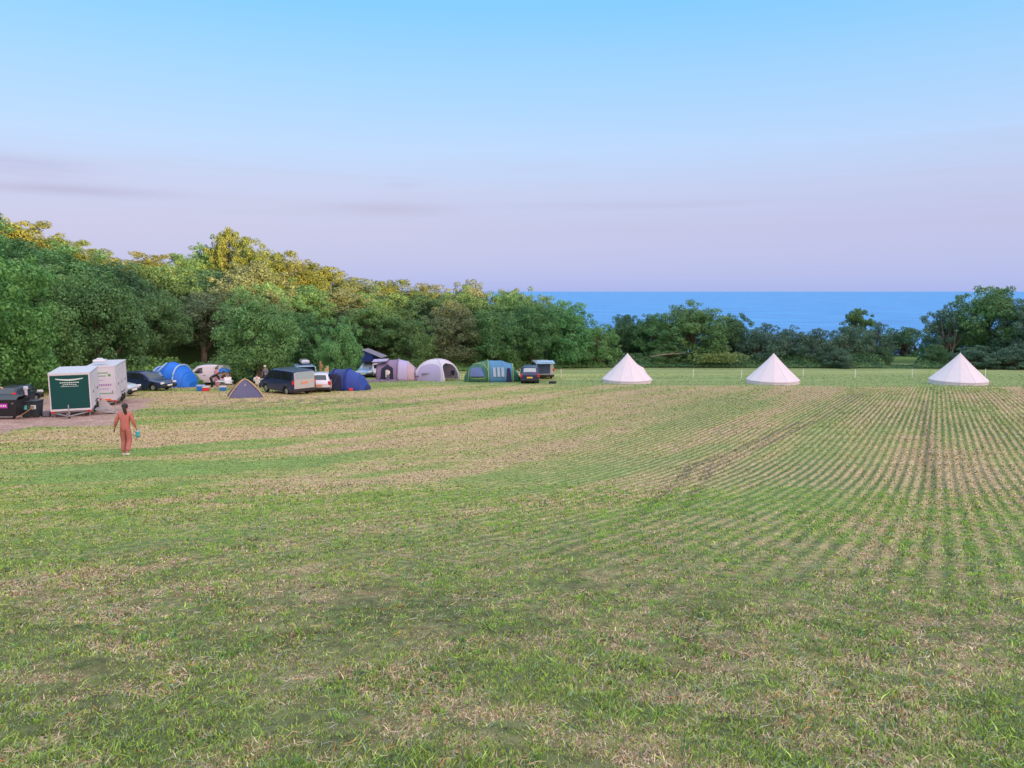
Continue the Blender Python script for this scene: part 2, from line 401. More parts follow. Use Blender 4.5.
def build_ground():
    ang=np.radians(np.concatenate([np.arange(-46,46,.16),np.arange(46,314,2.0)]))
    rr=[0.0,.6,1.2,1.8]
    r=2.2
    while r<125: rr.append(r);r*=1.0075
    while r<65000: rr.append(r);r*=1.09
    rr=np.array(rr[1:]);A,R=np.meshgrid(ang,rr);X=R*np.sin(A);Y=R*np.cos(A);Z=G(X,Y)
    c,dry,soil,tk=field(X,Y,True)
    RS=ROWS[0]*(1-tk)
    Z=Z+(-.03*soil+.02*(1-dry))*sst(60,20,R)
    n,m=X.shape;V=np.stack([X,Y,Z],-1).reshape(-1,3)
    V=np.concatenate([V,[[0,0,g1(0,0)]]]);C=np.concatenate([c.reshape(-1,3),[[.2,.2,.1]]])
    i,j=np.meshgrid(np.arange(n-1),np.arange(m),indexing='ij');j2=(j+1)%m
    q=np.stack([i*m+j,(i+1)*m+j,(i+1)*m+j2,i*m+j2],-1).reshape(-1,4)
    jj=np.arange(m);t=np.stack([np.full(m,n*m),jj,(jj+1)%m],-1)
    me=npmesh('ground',V,q[:,::-1],t[:,::-1],C)
    ra=me.attributes.new('Rows','FLOAT','POINT');ra.data.foreach_set('value',np.concatenate([RS.ravel(),[0]]).astype(np.float32))
    o=linkmesh('ground',me,rowmat(attrmat('ground_soil_grass',.95,spec=.1,fine=9)),smooth=True)
    tag(o,'sloping mown field',kind='structure');return o
ground=build_ground();del ground['label']

# ------------------------------------------------------------------ grass blades
def build_grass():
    px=[];
    n=1400000
    u=rng.uniform(-150,1174,n);vv=374+486*rng.random(n)**.82
    # solve distance by lookup on the centre profile
    tab=np.arange(2.2,110,.02);gz=G(np.zeros_like(tab),tab);ang=(EYE-gz)/tab
    pyt=384+F*np.tan(np.arctan(ang)-TH)
    o=np.argsort(pyt);Y=np.interp(vv,pyt[o],tab[o]);keep=(Y>2.2);u=u[keep];Y=Y[keep]
    X=(u-512)/F*(Y*1.0+1.0)
    # thin the nearest
    p=np.clip(1.0*(Y/4.0)**1.6+1.0,0,1);k=rng.random(len(Y))<p;X=X[k];Y=Y[k]
    n3_=620000;ex_=rng.uniform(-160,1184,n3_);ey_=np.sqrt(rng.uniform(2.2**2,19**2,n3_));kk_=rng.random(n3_)<sst(19,7,ey_);ex_,ey_=ex_[kk_],ey_[kk_];X=np.concatenate([X,(ex_-512)/F*(ey_+1.0)]);Y=np.concatenate([Y,ey_])
    # clumping
    cl=fbm(X*3,Y*3,5,3);k=rng.random(len(Y))<np.where(Y<22,.62+1.3*sst(.35,.65,cl),1);X=X[k];Y=Y[k]
    X=X+rng.normal(0,.01,len(X));Y=Y+rng.normal(0,.01,len(Y))
    c,dry,soil,tk=field(X,Y)
    k=(rng.random(len(X))>soil*.75)&(tk<.25+.5*rng.random(len(X)))&(Y<np.interp(X,EX,EY)+1);X,Y,c,dry,soil=X[k],Y[k],c[k],dry[k],soil[k]
    N=len(X);d=np.hypot(X,Y);rnd=rng.random(N)
    z=G(X,Y)-.008
    near=sst(13,8,d)
    straw=rnd<(.27+.46*sst(.2,.9,dry)+.10*near*sst(.1,.5,dry));lying=(rng.random(N)<np.where(straw,.55,.22))
    h=rng.uniform(.012,.040,N)*(1+1.0*(fbm(X*1.6,Y*1.6,15,2)-.3)*(~straw))+.0009*d
    h=np.where(straw,h*.75,h);h=np.where(Y>64,h*.8,h)
    tilt=np.where(lying,rng.uniform(60,88,N),rng.normal(0,26,N));tilt=np.radians(tilt)
    az=rng.uniform(0,2*np.pi,N);L=h*np.where(lying,rng.uniform(1.0,2.2,N),1)
    w=np.where(straw,.0013,.0020)*rng.uniform(.6,1.4,N)+.00048*d+.0004*np.clip(d-7,0,60)
    dirx=np.sin(tilt)*np.cos(az);diry=np.sin(tilt)*np.sin(az);dirz=np.cos(tilt)
    # width vector, mostly facing the wind rather than any viewer
    wa=rng.uniform(0,np.pi,N);wx=np.cos(wa);wy=np.sin(wa)
    base=np.stack([X,Y,z+.004*lying],-1);D=np.stack([dirx,diry,dirz],-1);Wv=np.stack([wx,wy,np.zeros(N)],-1)*w[:,None]
    bend=np.stack([np.cos(az)*.28,np.sin(az)*.28,-.10*np.ones(N)],-1)
    mid=base+D*(L*.55)[:,None];tip=base+D*L[:,None]+bend*L[:,None]
    V=np.stack([base-Wv,base+Wv,mid+Wv*.8,mid-Wv*.8,tip],1)
    hue=rng.random(N)
    gcol=np.array([.15,.28,.055])*(1-hue)[:,None]+np.array([.46,.64,.12])*hue[:,None]
    cool=np.array([.20,.31,.20]);m=(rng.random(N)<.25)[:,None];gcol=np.where(m,cool*(.6+.8*hue)[:,None],gcol)
    scol=np.array([.48,.37,.23])*(1-hue)[:,None]+np.array([.80,.69,.47])*hue[:,None]
    red=(rng.random(N)<.12)[:,None];scol=np.where(red,np.array([.42,.19,.10]),scol)
    bc=np.where(straw[:,None],scol,gcol)
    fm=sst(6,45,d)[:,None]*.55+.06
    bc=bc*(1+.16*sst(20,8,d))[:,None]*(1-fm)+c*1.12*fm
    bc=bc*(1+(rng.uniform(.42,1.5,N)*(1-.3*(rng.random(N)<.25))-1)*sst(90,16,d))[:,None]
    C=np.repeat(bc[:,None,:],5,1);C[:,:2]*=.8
    # green tufts growing through the thatch, each a fan of upright blades
    nt_=40000;tx=rng.uniform(-170,1194,nt_);Yt=np.sqrt(rng.uniform(2.2**2,17**2,nt_));Xt=(tx-512)/F*(Yt+1.0)
    ct,dt_,so_,_=field(Xt,Yt);gk=rng.random(nt_)<np.clip(1.15-dt_*.95,.12,1)*(.35+.65*sst(.30,.62,fbm(Xt*1.1,Yt*1.1,111,3)))*(.12+.88*sst(.42,.60,fbm(Xt*4.5,Yt*4.5,112,2)));gk&=(so_<.75)
    Xt,Yt,dt_=Xt[gk],Yt[gk],dt_[gk];nb=rng.integers(9,22,len(Xt));T=np.repeat(np.arange(len(Xt)),nb);n2_=len(T)
    rad=rng.uniform(.012,.045,len(Xt))[T]*np.sqrt(rng.random(n2_));ta=rng.uniform(0,2*np.pi,n2_)
    bx=Xt[T]+rad*np.cos(ta);by=Yt[T]+rad*np.sin(ta);bz=G(Xt,Yt)[T]-.005
    th=rng.uniform(.028,.065,len(Xt))[T]*rng.uniform(.6,1.15,n2_);tl=np.radians(np.abs(rng.normal(0,18,n2_))+rad*500)
    tw=.0019*rng.uniform(.7,1.4,n2_)+.00022*Yt[T]
    D2=np.stack([np.sin(tl)*np.cos(ta),np.sin(tl)*np.sin(ta),np.cos(tl)],-1);B2=np.stack([bx,by,bz],-1);wa2=rng.uniform(0,np.pi,n2_)
    W2=np.stack([np.cos(wa2),np.sin(wa2),np.zeros(n2_)],-1)*tw[:,None];M2=B2+D2*(th*.55)[:,None];T2=B2+D2*th[:,None]+np.stack([np.cos(ta),np.sin(ta),-.3*np.ones(n2_)],-1)*(th*.22)[:,None]
    V2=np.stack([B2-W2,B2+W2,M2+W2*.85,M2-W2*.85,T2],1);hh=np.clip(rng.random(len(Xt))[T]*.6+rng.random(n2_)*.4,0,1)[:,None]
    kind=(rng.random(len(Xt))<.22)[T][:,None]
    C2=np.where(kind,np.array([.13,.33,.12])*(.7+.7*hh),np.array([.17,.38,.06])*(1-hh)+np.array([.48,.72,.15])*hh)
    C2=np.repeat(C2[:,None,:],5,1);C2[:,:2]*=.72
    # loose cut straw and grey withered stalks lying about
    ns_=26000;sx2=rng.uniform(-170,1194,ns_);Ys=np.sqrt(rng.uniform(2.2**2,12**2,ns_));Xs=(sx2-512)/F*(Ys+1.0)
    gk=rng.random(ns_)<sst(.36,.66,fbm(Xs*1.4,Ys*1.4,121,3));Xs,Ys=Xs[gk],Ys[gk];ns_=len(Xs);az2=rng.normal(.4,.9,ns_);Ls=rng.uniform(.03,.10,ns_)
    B3=np.stack([Xs,Ys,G(Xs,Ys)+rng.uniform(.012,.04,ns_)],-1);D3=np.stack([np.cos(az2),np.sin(az2),rng.normal(0,.12,ns_)],-1);P3=np.stack([-np.sin(az2),np.cos(az2),.5*np.ones(ns_)],-1)*(.0012+.0001*Ys)[:,None]
    cv=np.stack([-np.sin(az2),np.cos(az2),.4*np.ones(ns_)],-1)*(Ls*rng.normal(0,.16,ns_))[:,None]
    M3=B3+D3*(Ls*.5)[:,None]+cv;T3=B3+D3*Ls[:,None];V3=np.stack([B3-P3,B3+P3,M3+P3,M3-P3,T3],1)
    pick=rng.random(ns_);C3=np.where((pick<.45)[:,None],np.array([.40,.42,.34]),np.where((pick<.85)[:,None],np.array([.62,.49,.31]),np.array([.62,.30,.12])))*rng.uniform(.6,1.25,ns_)[:,None];C3=np.repeat(C3[:,None,:],5,1)
    V=np.concatenate([V,V2,V3]);C=np.concatenate([C,C2,C3]);N=len(V)
    idx=np.arange(N)*5
    q=np.stack([idx,idx+1,idx+2,idx+3],-1);t=np.stack([idx+3,idx+2,idx+4],-1)
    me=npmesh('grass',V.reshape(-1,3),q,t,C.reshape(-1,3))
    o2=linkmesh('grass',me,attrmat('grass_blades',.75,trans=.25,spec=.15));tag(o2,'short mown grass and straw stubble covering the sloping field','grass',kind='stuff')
build_grass()

# ------------------------------------------------------------------ sea
def build_sea():
    mb=MB();xs=np.concatenate([[-65000,-20000,-6000],np.linspace(-2500,2500,9),[6000,20000,65000]])
    ys=[175,400,800,1500,3000,8000,20000,65000]
    mb.grid([[(x,y,-46.0) for x in xs] for y in ys])
    m=bpy.data.materials.new('sea_water');m.use_nodes=True;nt=m.node_tree;b=nt.nodes['Principled BSDF']
    b.inputs['Roughness'].default_value=.35;b.inputs['IOR'].default_value=1.33;b.inputs['Specular IOR Level'].default_value=.35
    tc=nt.nodes.new('ShaderNodeTexCoord');mp=nt.nodes.new('ShaderNodeMapping');mp.inputs['Scale'].default_value=(.006,.02,1)
    n=nt.nodes.new('ShaderNodeTexNoise');n.inputs['Scale'].default_value=1;n.inputs['Detail'].default_value=9;n.inputs['Roughness'].default_value=.65
    nt.links.new(tc.outputs['Object'],mp.inputs['Vector']);nt.links.new(mp.outputs[0],n.inputs['Vector'])
    cr=nt.nodes.new('ShaderNodeValToRGB');cr.color_ramp.elements[0].position=.40;cr.color_ramp.elements[0].color=SEA_A;cr.color_ramp.elements[1].position=.62;cr.color_ramp.elements[1].color=SEA_B
    nt.links.new(n.outputs['Fac'],cr.inputs['Fac']);nt.links.new(cr.outputs[0],b.inputs['Base Color'])
    n2=nt.nodes.new('ShaderNodeTexNoise');n2.inputs['Scale'].default_value=.12;n2.inputs['Detail'].default_value=6;nt.links.new(tc.outputs['Object'],n2.inputs['Vector'])
    bp=nt.nodes.new('ShaderNodeBump');bp.inputs['Strength'].default_value=.9;bp.inputs['Distance'].default_value=3.0
    nt.links.new(n2.outputs['Fac'],bp.inputs['Height']);nt.links.new(bp.outputs[0],b.inputs['Normal'])
    o=mb.build('sea',m);o['kind']='structure'
SEA_A=(.012,.16,.48,1);SEA_B=(.04,.29,.66,1)
build_sea()
# ------------------------------------------------------------------ camera, sun, sky
cam=bpy.data.cameras.new('camera');co=bpy.data.objects.new('camera',cam);COL.objects.link(co);S.camera=co
cam.sensor_width=36;cam.lens=36*F/1024;cam.clip_start=.05;cam.clip_end=200000
co.location=(0,0,EYE);co.rotation_euler=(math.pi/2-TH,0,0)
SUN_EL=math.radians(3.3);SUN_AZ=math.radians(180-38)   # compass style from +Y towards +X: behind the camera, to the right
sd=Vector((math.sin(SUN_AZ)*math.cos(SUN_EL),math.cos(SUN_AZ)*math.cos(SUN_EL),math.sin(SUN_EL)))
sl=bpy.data.lights.new('sun','SUN');sl.energy=2.0;sl.angle=math.radians(.6);sl.color=(1,.54,.24)
so=bpy.data.objects.new('sun',sl);COL.objects.link(so);so.rotation_euler=sd.to_track_quat('Z','Y').to_euler();so.location=(30,-60,60)
w=bpy.data.worlds.new('World');S.world=w;w.use_nodes=True;nt=w.node_tree;nt.nodes.clear()
N=nt.nodes.new;Lk=nt.links.new
out=N('ShaderNodeOutputWorld');bg=N('ShaderNodeBackground');Lk(bg.outputs[0],out.inputs[0])
sky=N('ShaderNodeTexSky');sky.sky_type='NISHITA';sky.sun_disc=False;sky.sun_elevation=SUN_EL;sky.sun_rotation=SUN_AZ;sky.air_density=1;sky.dust_density=1.2;sky.ozone_density=1.5
tc=N('ShaderNodeTexCoord');sx=N('ShaderNodeSeparateXYZ');Lk(tc.outputs['Generated'],sx.inputs[0])
cr=N('ShaderNodeValToRGB');Lk(sx.outputs['Z'],cr.inputs['Fac'])
cr.color_ramp.interpolation='EASE' if False else 'LINEAR'
E=cr.color_ramp.elements
def sc(c,k=1.): return (c[0]*k,c[1]*k,c[2]*k,1)
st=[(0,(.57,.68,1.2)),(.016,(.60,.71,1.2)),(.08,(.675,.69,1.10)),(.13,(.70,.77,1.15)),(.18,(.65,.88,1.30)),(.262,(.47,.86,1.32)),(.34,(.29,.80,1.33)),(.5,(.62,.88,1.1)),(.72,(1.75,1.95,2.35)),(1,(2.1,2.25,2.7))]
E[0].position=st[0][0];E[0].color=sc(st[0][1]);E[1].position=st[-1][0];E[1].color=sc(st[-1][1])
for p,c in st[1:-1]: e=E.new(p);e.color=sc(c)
# warm afterglow on the sun's side of the sky
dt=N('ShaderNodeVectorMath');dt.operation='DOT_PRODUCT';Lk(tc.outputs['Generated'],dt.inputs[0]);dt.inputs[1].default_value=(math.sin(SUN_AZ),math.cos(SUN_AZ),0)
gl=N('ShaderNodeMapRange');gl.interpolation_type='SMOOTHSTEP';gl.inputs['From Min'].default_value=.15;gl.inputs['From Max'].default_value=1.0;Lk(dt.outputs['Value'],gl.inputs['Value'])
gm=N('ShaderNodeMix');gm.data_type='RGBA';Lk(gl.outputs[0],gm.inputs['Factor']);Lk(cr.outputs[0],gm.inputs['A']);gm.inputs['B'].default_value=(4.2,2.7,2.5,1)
# thin streaks of cloud low over the horizon
mp=N('ShaderNodeMapping');mp.inputs['Scale'].default_value=(2.2,2.2,34);mp.inputs['Location'].default_value=(.37,.1,.55);Lk(tc.outputs['Generated'],mp.inputs[0])
nz=N('ShaderNodeTexNoise');nz.inputs['Scale'].default_value=1.5;nz.inputs['Detail'].default_value=7;nz.inputs['Roughness'].default_value=.55;Lk(mp.outputs[0],nz.inputs['Vector'])
def math_(op,a,b=None,c=None):
    n=N('ShaderNodeMath');n.operation=op
    for i,v in enumerate((a,b,c)):
        if v is None: continue
        if hasattr(v,'links') or hasattr(v,'is_linked'): Lk(v,n.inputs[i])
        else: n.inputs[i].default_value=v
    return n.outputs[0]
def bandz(z0,sg,x0=None,sx_=None):
    a=math_('DIVIDE',math_('SUBTRACT',sx.outputs['Z'],z0),sg);r=math_('MULTIPLY',a,a)
    if x0 is not None:
        b=math_('DIVIDE',math_('SUBTRACT',sx.outputs['X'],x0),sx_);r=math_('ADD',r,math_('MULTIPLY',b,b))
    return math_('EXPONENT',math_('MULTIPLY',r,-1.0))
def gate(a,lo,hi):
    m=N('ShaderNodeMapRange');m.interpolation_type='SMOOTHSTEP';m.inputs['From Min'].default_value=lo;m.inputs['From Max'].default_value=hi;Lk(a,m.inputs['Value']);return m.outputs[0]
zz=lambda py:math.sin(TH+math.atan((384-py)/F)-2*TH) if False else math.sin(math.atan((384-py)/F)-TH)
c1=math_('MULTIPLY',bandz(zz(187),.011,-.56,.085),gate(nz.outputs['Fac'],.2,.55))
c2=math_('MULTIPLY',bandz(zz(204),.007,-.50,.095),gate(nz.outputs['Fac'],.2,.55))
c3=math_('MULTIPLY',bandz(zz(210),.008,-.16,.085),gate(nz.outputs['Fac'],.3,.6))
c4=math_('MULTIPLY',bandz(zz(206),.0045,.17,.15),gate(nz.outputs['Fac'],.2,.6))
c5=math_('MULTIPLY',bandz(zz(186),.0035,-.14,.022),.8)
cs=math_('ADD',math_('MULTIPLY',c1,.85),math_('ADD',math_('MULTIPLY',c2,.9),math_('ADD',math_('MULTIPLY',c3,.6),math_('ADD',math_('MULTIPLY',c4,.5),math_('MULTIPLY',c5,.35)))))
pk=math_('MULTIPLY',bandz(.09,.07),math_('MULTIPLY',gate(sx.outputs['X'],.25,-.55),.2))
pm=N('ShaderNodeMix');pm.data_type='RGBA';Lk(pk,pm.inputs['Factor']);Lk(gm.outputs['Result'],pm.inputs['A']);pm.inputs['B'].default_value=(.86,.74,1.0,1);gm=pm
wisp=math_('MULTIPLY',bandz(.12,.07),math_('MULTIPLY',gate(nz.outputs['Fac'],.5,.8),.25))
cm=N('ShaderNodeMix');cm.data_type='RGBA';Lk(cs,cm.inputs['Factor']);Lk(gm.outputs['Result'],cm.inputs['A']);cm.inputs['B'].default_value=(.60,.56,.90,1)
cw=N('ShaderNodeMix');cw.data_type='RGBA';Lk(wisp,cw.inputs['Factor']);Lk(cm.outputs['Result'],cw.inputs['A']);cw.inputs['B'].default_value=(.66,.60,.82,1)
# sky texture + colour of the dusk air
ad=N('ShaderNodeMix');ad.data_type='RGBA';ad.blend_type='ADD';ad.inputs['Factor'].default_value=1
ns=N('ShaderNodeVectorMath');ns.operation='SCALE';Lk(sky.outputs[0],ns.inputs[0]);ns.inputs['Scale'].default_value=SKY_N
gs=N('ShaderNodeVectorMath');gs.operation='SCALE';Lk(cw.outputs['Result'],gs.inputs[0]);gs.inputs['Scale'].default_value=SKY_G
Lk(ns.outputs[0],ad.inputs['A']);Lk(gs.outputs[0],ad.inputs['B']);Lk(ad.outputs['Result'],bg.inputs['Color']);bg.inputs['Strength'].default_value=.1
S.view_settings.view_transform='Standard';S.view_settings.look='None';S.view_settings.gamma=1;S.view_settings.exposure=EXPO

# ------------------------------------------------------------------ trees
def leaves(P,Nrm,size,cols,seed):
    r=np.random.default_rng(seed);n=len(P)
    # random frame tilted about the outward normal
    q=Nrm+r.normal(0,.55,(n,3));q/=np.linalg.norm(q,axis=1)[:,None]
    t=np.cross(q,r.normal(0,1,(n,3)));t/=np.linalg.norm(t,axis=1)[:,None]+1e-9;b=np.cross(q,t)
    s=size*r.uniform(.6,1.5,n);s1=s[:,None];s2=(s*r.uniform(.5,.9,n))[:,None]
    V=np.stack([P-t*s1,P-b*s2*.9+q*s1*.15,P+t*s1,P+b*s2*1.1+q*s1*.1],1)
    i=np.arange(n)*4;Q=np.stack([i,i+1,i+2,i+3],-1)
    return V.reshape(-1,3),Q,np.repeat(cols,4,0)
PAL={'fresh':((.065,.165,.045),(.13,.26,.07)),'mid':((.045,.115,.035),(.10,.19,.05)),'olive':((.07,.11,.045),(.13,.17,.065)),
 'dark':((.03,.085,.035),(.07,.14,.045)),'blue':((.04,.09,.05),(.085,.145,.075)),'lime':((.07,.17,.035),(.12,.24,.05)),'gold':((.065,.10,.02),(.135,.165,.03))}  # gold: low sun's warmth mixed into the leaf colour
MLEAF=attrmat('leaf',.55,trans=.20,spec=.3,vary=.16,tint=(1.38,1.56,2.0))
def crown_mesh(seed,H,Rw,base,pal,nl=11000,leaf=.13,nlobe=46,lean=0,top=1.0,low=0):
    """crown from z=base..H, radius Rw, built from leaf sprays round many limbs"""
    r=np.random.default_rng(seed);cz=(H+base)/2;hz=(H-base)/2
    C=[];R=[]
    for k in range(nlobe):
        th=r.uniform(0,2*np.pi);cu=r.uniform(-1,1);rad=r.uniform(.45,.92)**.6
        sn=math.sqrt(1-cu*cu);wid=(1.0 if cu<0.1 else 1-.25*cu*top)
        if low and cu<0: sn=max(sn,.93)
        lump=1+.22*math.sin(3*th+seed)+.12*math.sin(5*th+2*seed)
        rr_=rad*.80
        C.append((Rw*rr_*sn*wid*lump*math.cos(th)+lean*(cu+1)*.5,Rw*rr_*sn*wid*lump*math.sin(th),cz+hz*rr_*cu*(1.0+.08*math.sin(2*th+seed))))
        R.append(r.uniform(.15,.29)*(Rw*.6+hz*.4))
    # small sprays poking out of the top and sides
    for k in range(nlobe):
        th=r.uniform(0,2*np.pi);cu=r.uniform(-.5,1);sn=math.sqrt(1-cu*cu)
        q=r.uniform(.86,1.02);C.append((Rw*q*sn*math.cos(th)+lean*(cu+1)*.5,Rw*q*sn*math.sin(th),cz+hz*q*cu));R.append(r.uniform(.06,.13)*(Rw*.6+hz*.4))
    C=np.array(C);R=np.array(R);pr=R**2/ (R**2).sum()
    k=r.choice(len(C),nl,p=pr);dirs=r.normal(0,1,(nl,3));dirs[:,2]+=.25;dirs/=np.linalg.norm(dirs,axis=1)[:,None]
    sq=np.array([1.1,1.1,.75])
    wob=1+.25*np.sin(dirs[:,0]*7+k)*np.sin(dirs[:,1]*6+2*k)
    P=C[k]+dirs*sq*(R[k]*r.uniform(.72,1.10,nl)*wob)[:,None]
    keep=(P[:,2]>max(.08,base*.55));P=P[keep];dirs=dirs[keep];k=k[keep]
    a,b=np.array(PAL[pal][0]),np.array(PAL[pal][1]);lob=r.random(len(C))
    f=np.clip(lob[k]*.6+r.random(len(P))*.5,0,1)[:,None];col=(a*(1-f)+b*f)*r.uniform(.75,1.25,len(P))[:,None]
    Nr=dirs+np.array([0,0,.35])
    V,Q,CC=leaves(P,Nr,leaf,col,seed+1)
    me=npmesh('crown',V,Q,None,CC);me.materials.append(MLEAF);return me,C[:nlobe],R[:nlobe]
def trunk_mesh(seed,H,Rw,base,C,lean=0,r0=None,multi=1,pale=False):
    r=random.Random(seed);mb=MB();r0=r0 or .018*H+.06
    for m_ in range(multi):
        a=r.uniform(0,6.28);off=Vector((math.cos(a),math.sin(a),0))*(.35*m_ if multi>1 else 0)
        top=Vector((lean*.5+off.x*3,off.y*3,base+(H-base)*.75))
        pts=[];rs=[]
        for i in range(7):
            t=i/6;p=off.lerp(top,t)+Vector((math.sin(t*5+seed)*.18,math.cos(t*4+seed)*.18,0))*t*1.5
            if i==0:p.z=-.5
            pts.append(p);rs.append(r0*(1.35-1.1*t)/(1+.35*(multi-1)))
        mb.tube(pts,rs,9)
        for i in range(0,len(C),3):
            c=Vector(C[i]);s=pts[min(5,max(1,int(6*(c.z*.6)/max(top.z,1))))]
            if (c-s).length<.4: continue
            md=s.lerp(c,.5)+Vector((0,0,.25));mb.tube([s,md,c],[r0*.42,r0*.25,r0*.08],6)
    me=bpy.data.meshes.new('trunk');me.from_pydata([tuple(v) for v in mb.v],[],mb.f);me.update()
    me.polygons.foreach_set('use_smooth',np.ones(len(me.polygons),dtype=bool));me.materials.append(M['bark_pale' if pale else 'bark']);return me
VAR={}
def variant(pal,shape,k):
    key=(pal,shape,k)
    if key in VAR: return VAR[key]
    H,Rw,base={'wide':(10,4.6,.9),'tall':(12,3.9,2.6),'bush':(6,3.6,-.4),'skirt':(10,4.2,-.5),'ball':(8,2.6,3.8),'open':(9,4.3,2.0)}[shape]
    sd=hash((pal,shape)).__abs__()%1 + sum(map(ord,pal+shape))*7+k*131
    me,C,R=crown_mesh(sd,H,Rw,base,pal,nl={'bush':21000,'ball':9000,'open':13000}.get(shape,40000),leaf={'bush':.074,'ball':.085,'open':.095}.get(shape,.082),nlobe={'ball':22,'bush':44,'open':30}.get(shape,64),lean=.5*math.sin(sd),low=shape in('skirt','bush'))
    tr=trunk_mesh(sd,H,Rw,base,C,lean=.5*math.sin(sd),multi=3 if shape in('bush','open') else 1,pale=k%2==1)
    VAR[key]=(me,tr,H,Rw);return VAR[key]
def tree(px,d,top,wpx,pal,shape,k,label,group=None,cat='tree',name='broadleaf_tree',dz=0,trunk=True):
    x,y,zt=W(px,top,d);zg=g1(x,y)+dz;H=zt-zg
    me,tr,H0,R0=variant(pal,shape,k)
    rw=wpx/2/F*d*1.02
    o=empty(name,(x,y,zg),random.uniform(0,6.28),label,cat,group)
    o.scale=(rw/R0,rw/R0,H/H0)
    c=linkmesh('crown',me,None,o)
    if trunk: t=linkmesh('trunk',tr,None,o)
    return o
LW='trees on the front edge of the wood'
for a in [
 (-32,50,205,130,'lime','skirt',0,'bright lime green tree cut off by the left edge of the picture'),
 (32,58,258,100,'fresh','skirt',0,'big green tree rising directly above the black rubbish container'),
 (92,62,268,88,'mid','skirt',1,'rounded green tree standing behind the green and white toilet trailers'),
 (145,68,285,76,'mid','wide',0,'mid green tree with pale trunk behind the dark blue car and blue dome tent'),
 (200,74,288,66,'olive','tall',1,'grey green tree with high crown and bare trunks behind the white van'),
 (255,67,284,80,'fresh','skirt',1,'bright green tree with foliage to the ground behind the small purple tent'),
 (298,75,302,56,'mid','skirt',0,'dark green tree just behind the roof box of the pale blue car'),
 (337,68,316,46,'fresh','bush',0,'low bright green bushy tree behind the navy blue tent'),
 (376,82,300,58,'mid','tall',0,'dark tree shading the camper van with its raised roof'),
 (412,82,312,50,'mid','skirt',1,'green tree between the mauve tent and the white dome shelter'),
 (450,87,300,58,'olive','skirt',0,'grey green tree directly behind the white dome shelter'),
 (492,88,303,58,'mid','skirt',0,'green tree directly behind the green tunnel tent'),
 (533,90,302,56,'mid','wide',1,'green tree behind the dark car with the open tailgate van'),
 (570,92,301,54,'fresh','skirt',1,'green tree at the right end of the wood, left of the leftmost bell tent'),
 (597,93,322,46,'fresh','bush',1,'low sloping tree ending the wood above the leftmost bell tent')]:
    tree(*a[:7],a[7],LW)
LB='trees in the middle of the wood'
for i,a in enumerate([(5,68,228,95,'mid','wide'),(60,72,243,84,'fresh','wide'),(112,74,262,66,'dark','wide'),(160,78,262,70,'mid','wide'),(205,82,268,70,'dark','wide'),(246,80,262,70,'olive','wide'),
  (290,84,280,66,'mid','wide'),(335,88,288,64,'olive','wide'),(378,92,288,60,'mid','wide'),(425,93,291,58,'dark','wide'),(465,95,287,58,'mid','wide'),(508,97,292,46,'mid','wide'),(550,100,298,44,'mid','wide')]):
    tree(*a[:3],a[3]*1.25,*a[4:],i%2,'tree in the middle of the wood, half hidden between its front edge and the skyline',LB)
LC='tall trees along the skyline of the wood'
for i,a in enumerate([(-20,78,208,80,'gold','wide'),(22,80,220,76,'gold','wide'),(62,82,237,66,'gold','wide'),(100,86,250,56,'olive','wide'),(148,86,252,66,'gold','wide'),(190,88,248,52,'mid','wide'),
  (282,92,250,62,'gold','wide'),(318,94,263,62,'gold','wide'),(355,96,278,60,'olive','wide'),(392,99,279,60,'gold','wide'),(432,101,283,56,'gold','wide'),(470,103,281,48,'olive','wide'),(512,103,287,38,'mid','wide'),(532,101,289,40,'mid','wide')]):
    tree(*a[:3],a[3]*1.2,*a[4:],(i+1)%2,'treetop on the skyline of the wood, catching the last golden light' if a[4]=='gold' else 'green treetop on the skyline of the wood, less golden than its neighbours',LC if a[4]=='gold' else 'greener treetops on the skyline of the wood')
tree(212,90,237,44,'mid','wide',0,'dark green treetop just left of the windswept peak of the wood','trees near the peak of the wood')
tree(225,88,226,44,'gold','open',0,'thin windswept tree forming the highest peak of the skyline')
tree(250,88,236,64,'gold','wide',1,'broad sun-tinted golden tree sloping down to the right from the highest peak')
HR='trees of the hedge behind the bell tents'
for a in [
 (628,98,314,44,'dark','wide',0,'dark tree just right of the peak of the leftmost bell tent'),
 (657,96,312,46,'mid','wide',1,'green tree filling the gap left of the big rounded tree in the hedge'),
 (693,95,299,70,'mid','skirt',0,'big rounded green tree midway between the left and middle bell tents'),
 (733,98,312,42,'dark','wide',1,'dark tree touching the right side of the big rounded tree'),
 (762,94,323,52,'blue','bush',0,'blue grey bush directly behind the peak of the middle bell tent'),
 (790,95,326,46,'blue','bush',1,'blue grey bush just right of the middle bell tent peak'),
 (818,94,328,52,'blue','bush',0,'wide grey green bush left of the small ball shaped tree'),
 (848,95,322,48,'blue','bush',1,'grey green bush directly below the small ball shaped tree'),
 (860,104,306,27,'mid','ball',0,'small ball shaped tree standing up above the bushes against the sea'),
 (878,97,322,38,'blue','bush',0,'grey green bush right of the ball shaped tree, left of the grassy gap'),
 (908,118,327,56,'dark','bush',0,'dark low tree beyond the small grassy gap in the hedge',-1.6),
 (942,98,328,36,'dark','bush',1,'dark bush just right of the grassy gap in the hedge'),
 (950,95,304,50,'blue','open',1,'thin open tree left of the tallest tree on the right'),
 (991,94,284,72,'mid','wide',1,'tallest rounded tree on the right, behind the rightmost bell tent'),
 (1030,90,296,60,'blue','skirt',1,'grey green tree cut off by the right edge of the picture'),
 (1095,92,300,90,'mid','wide',0,'green tree just outside the right edge of the picture'),
 ]:
    tree(*a[:7],a[7],HR,dz=a[8] if len(a)>8 else 0)
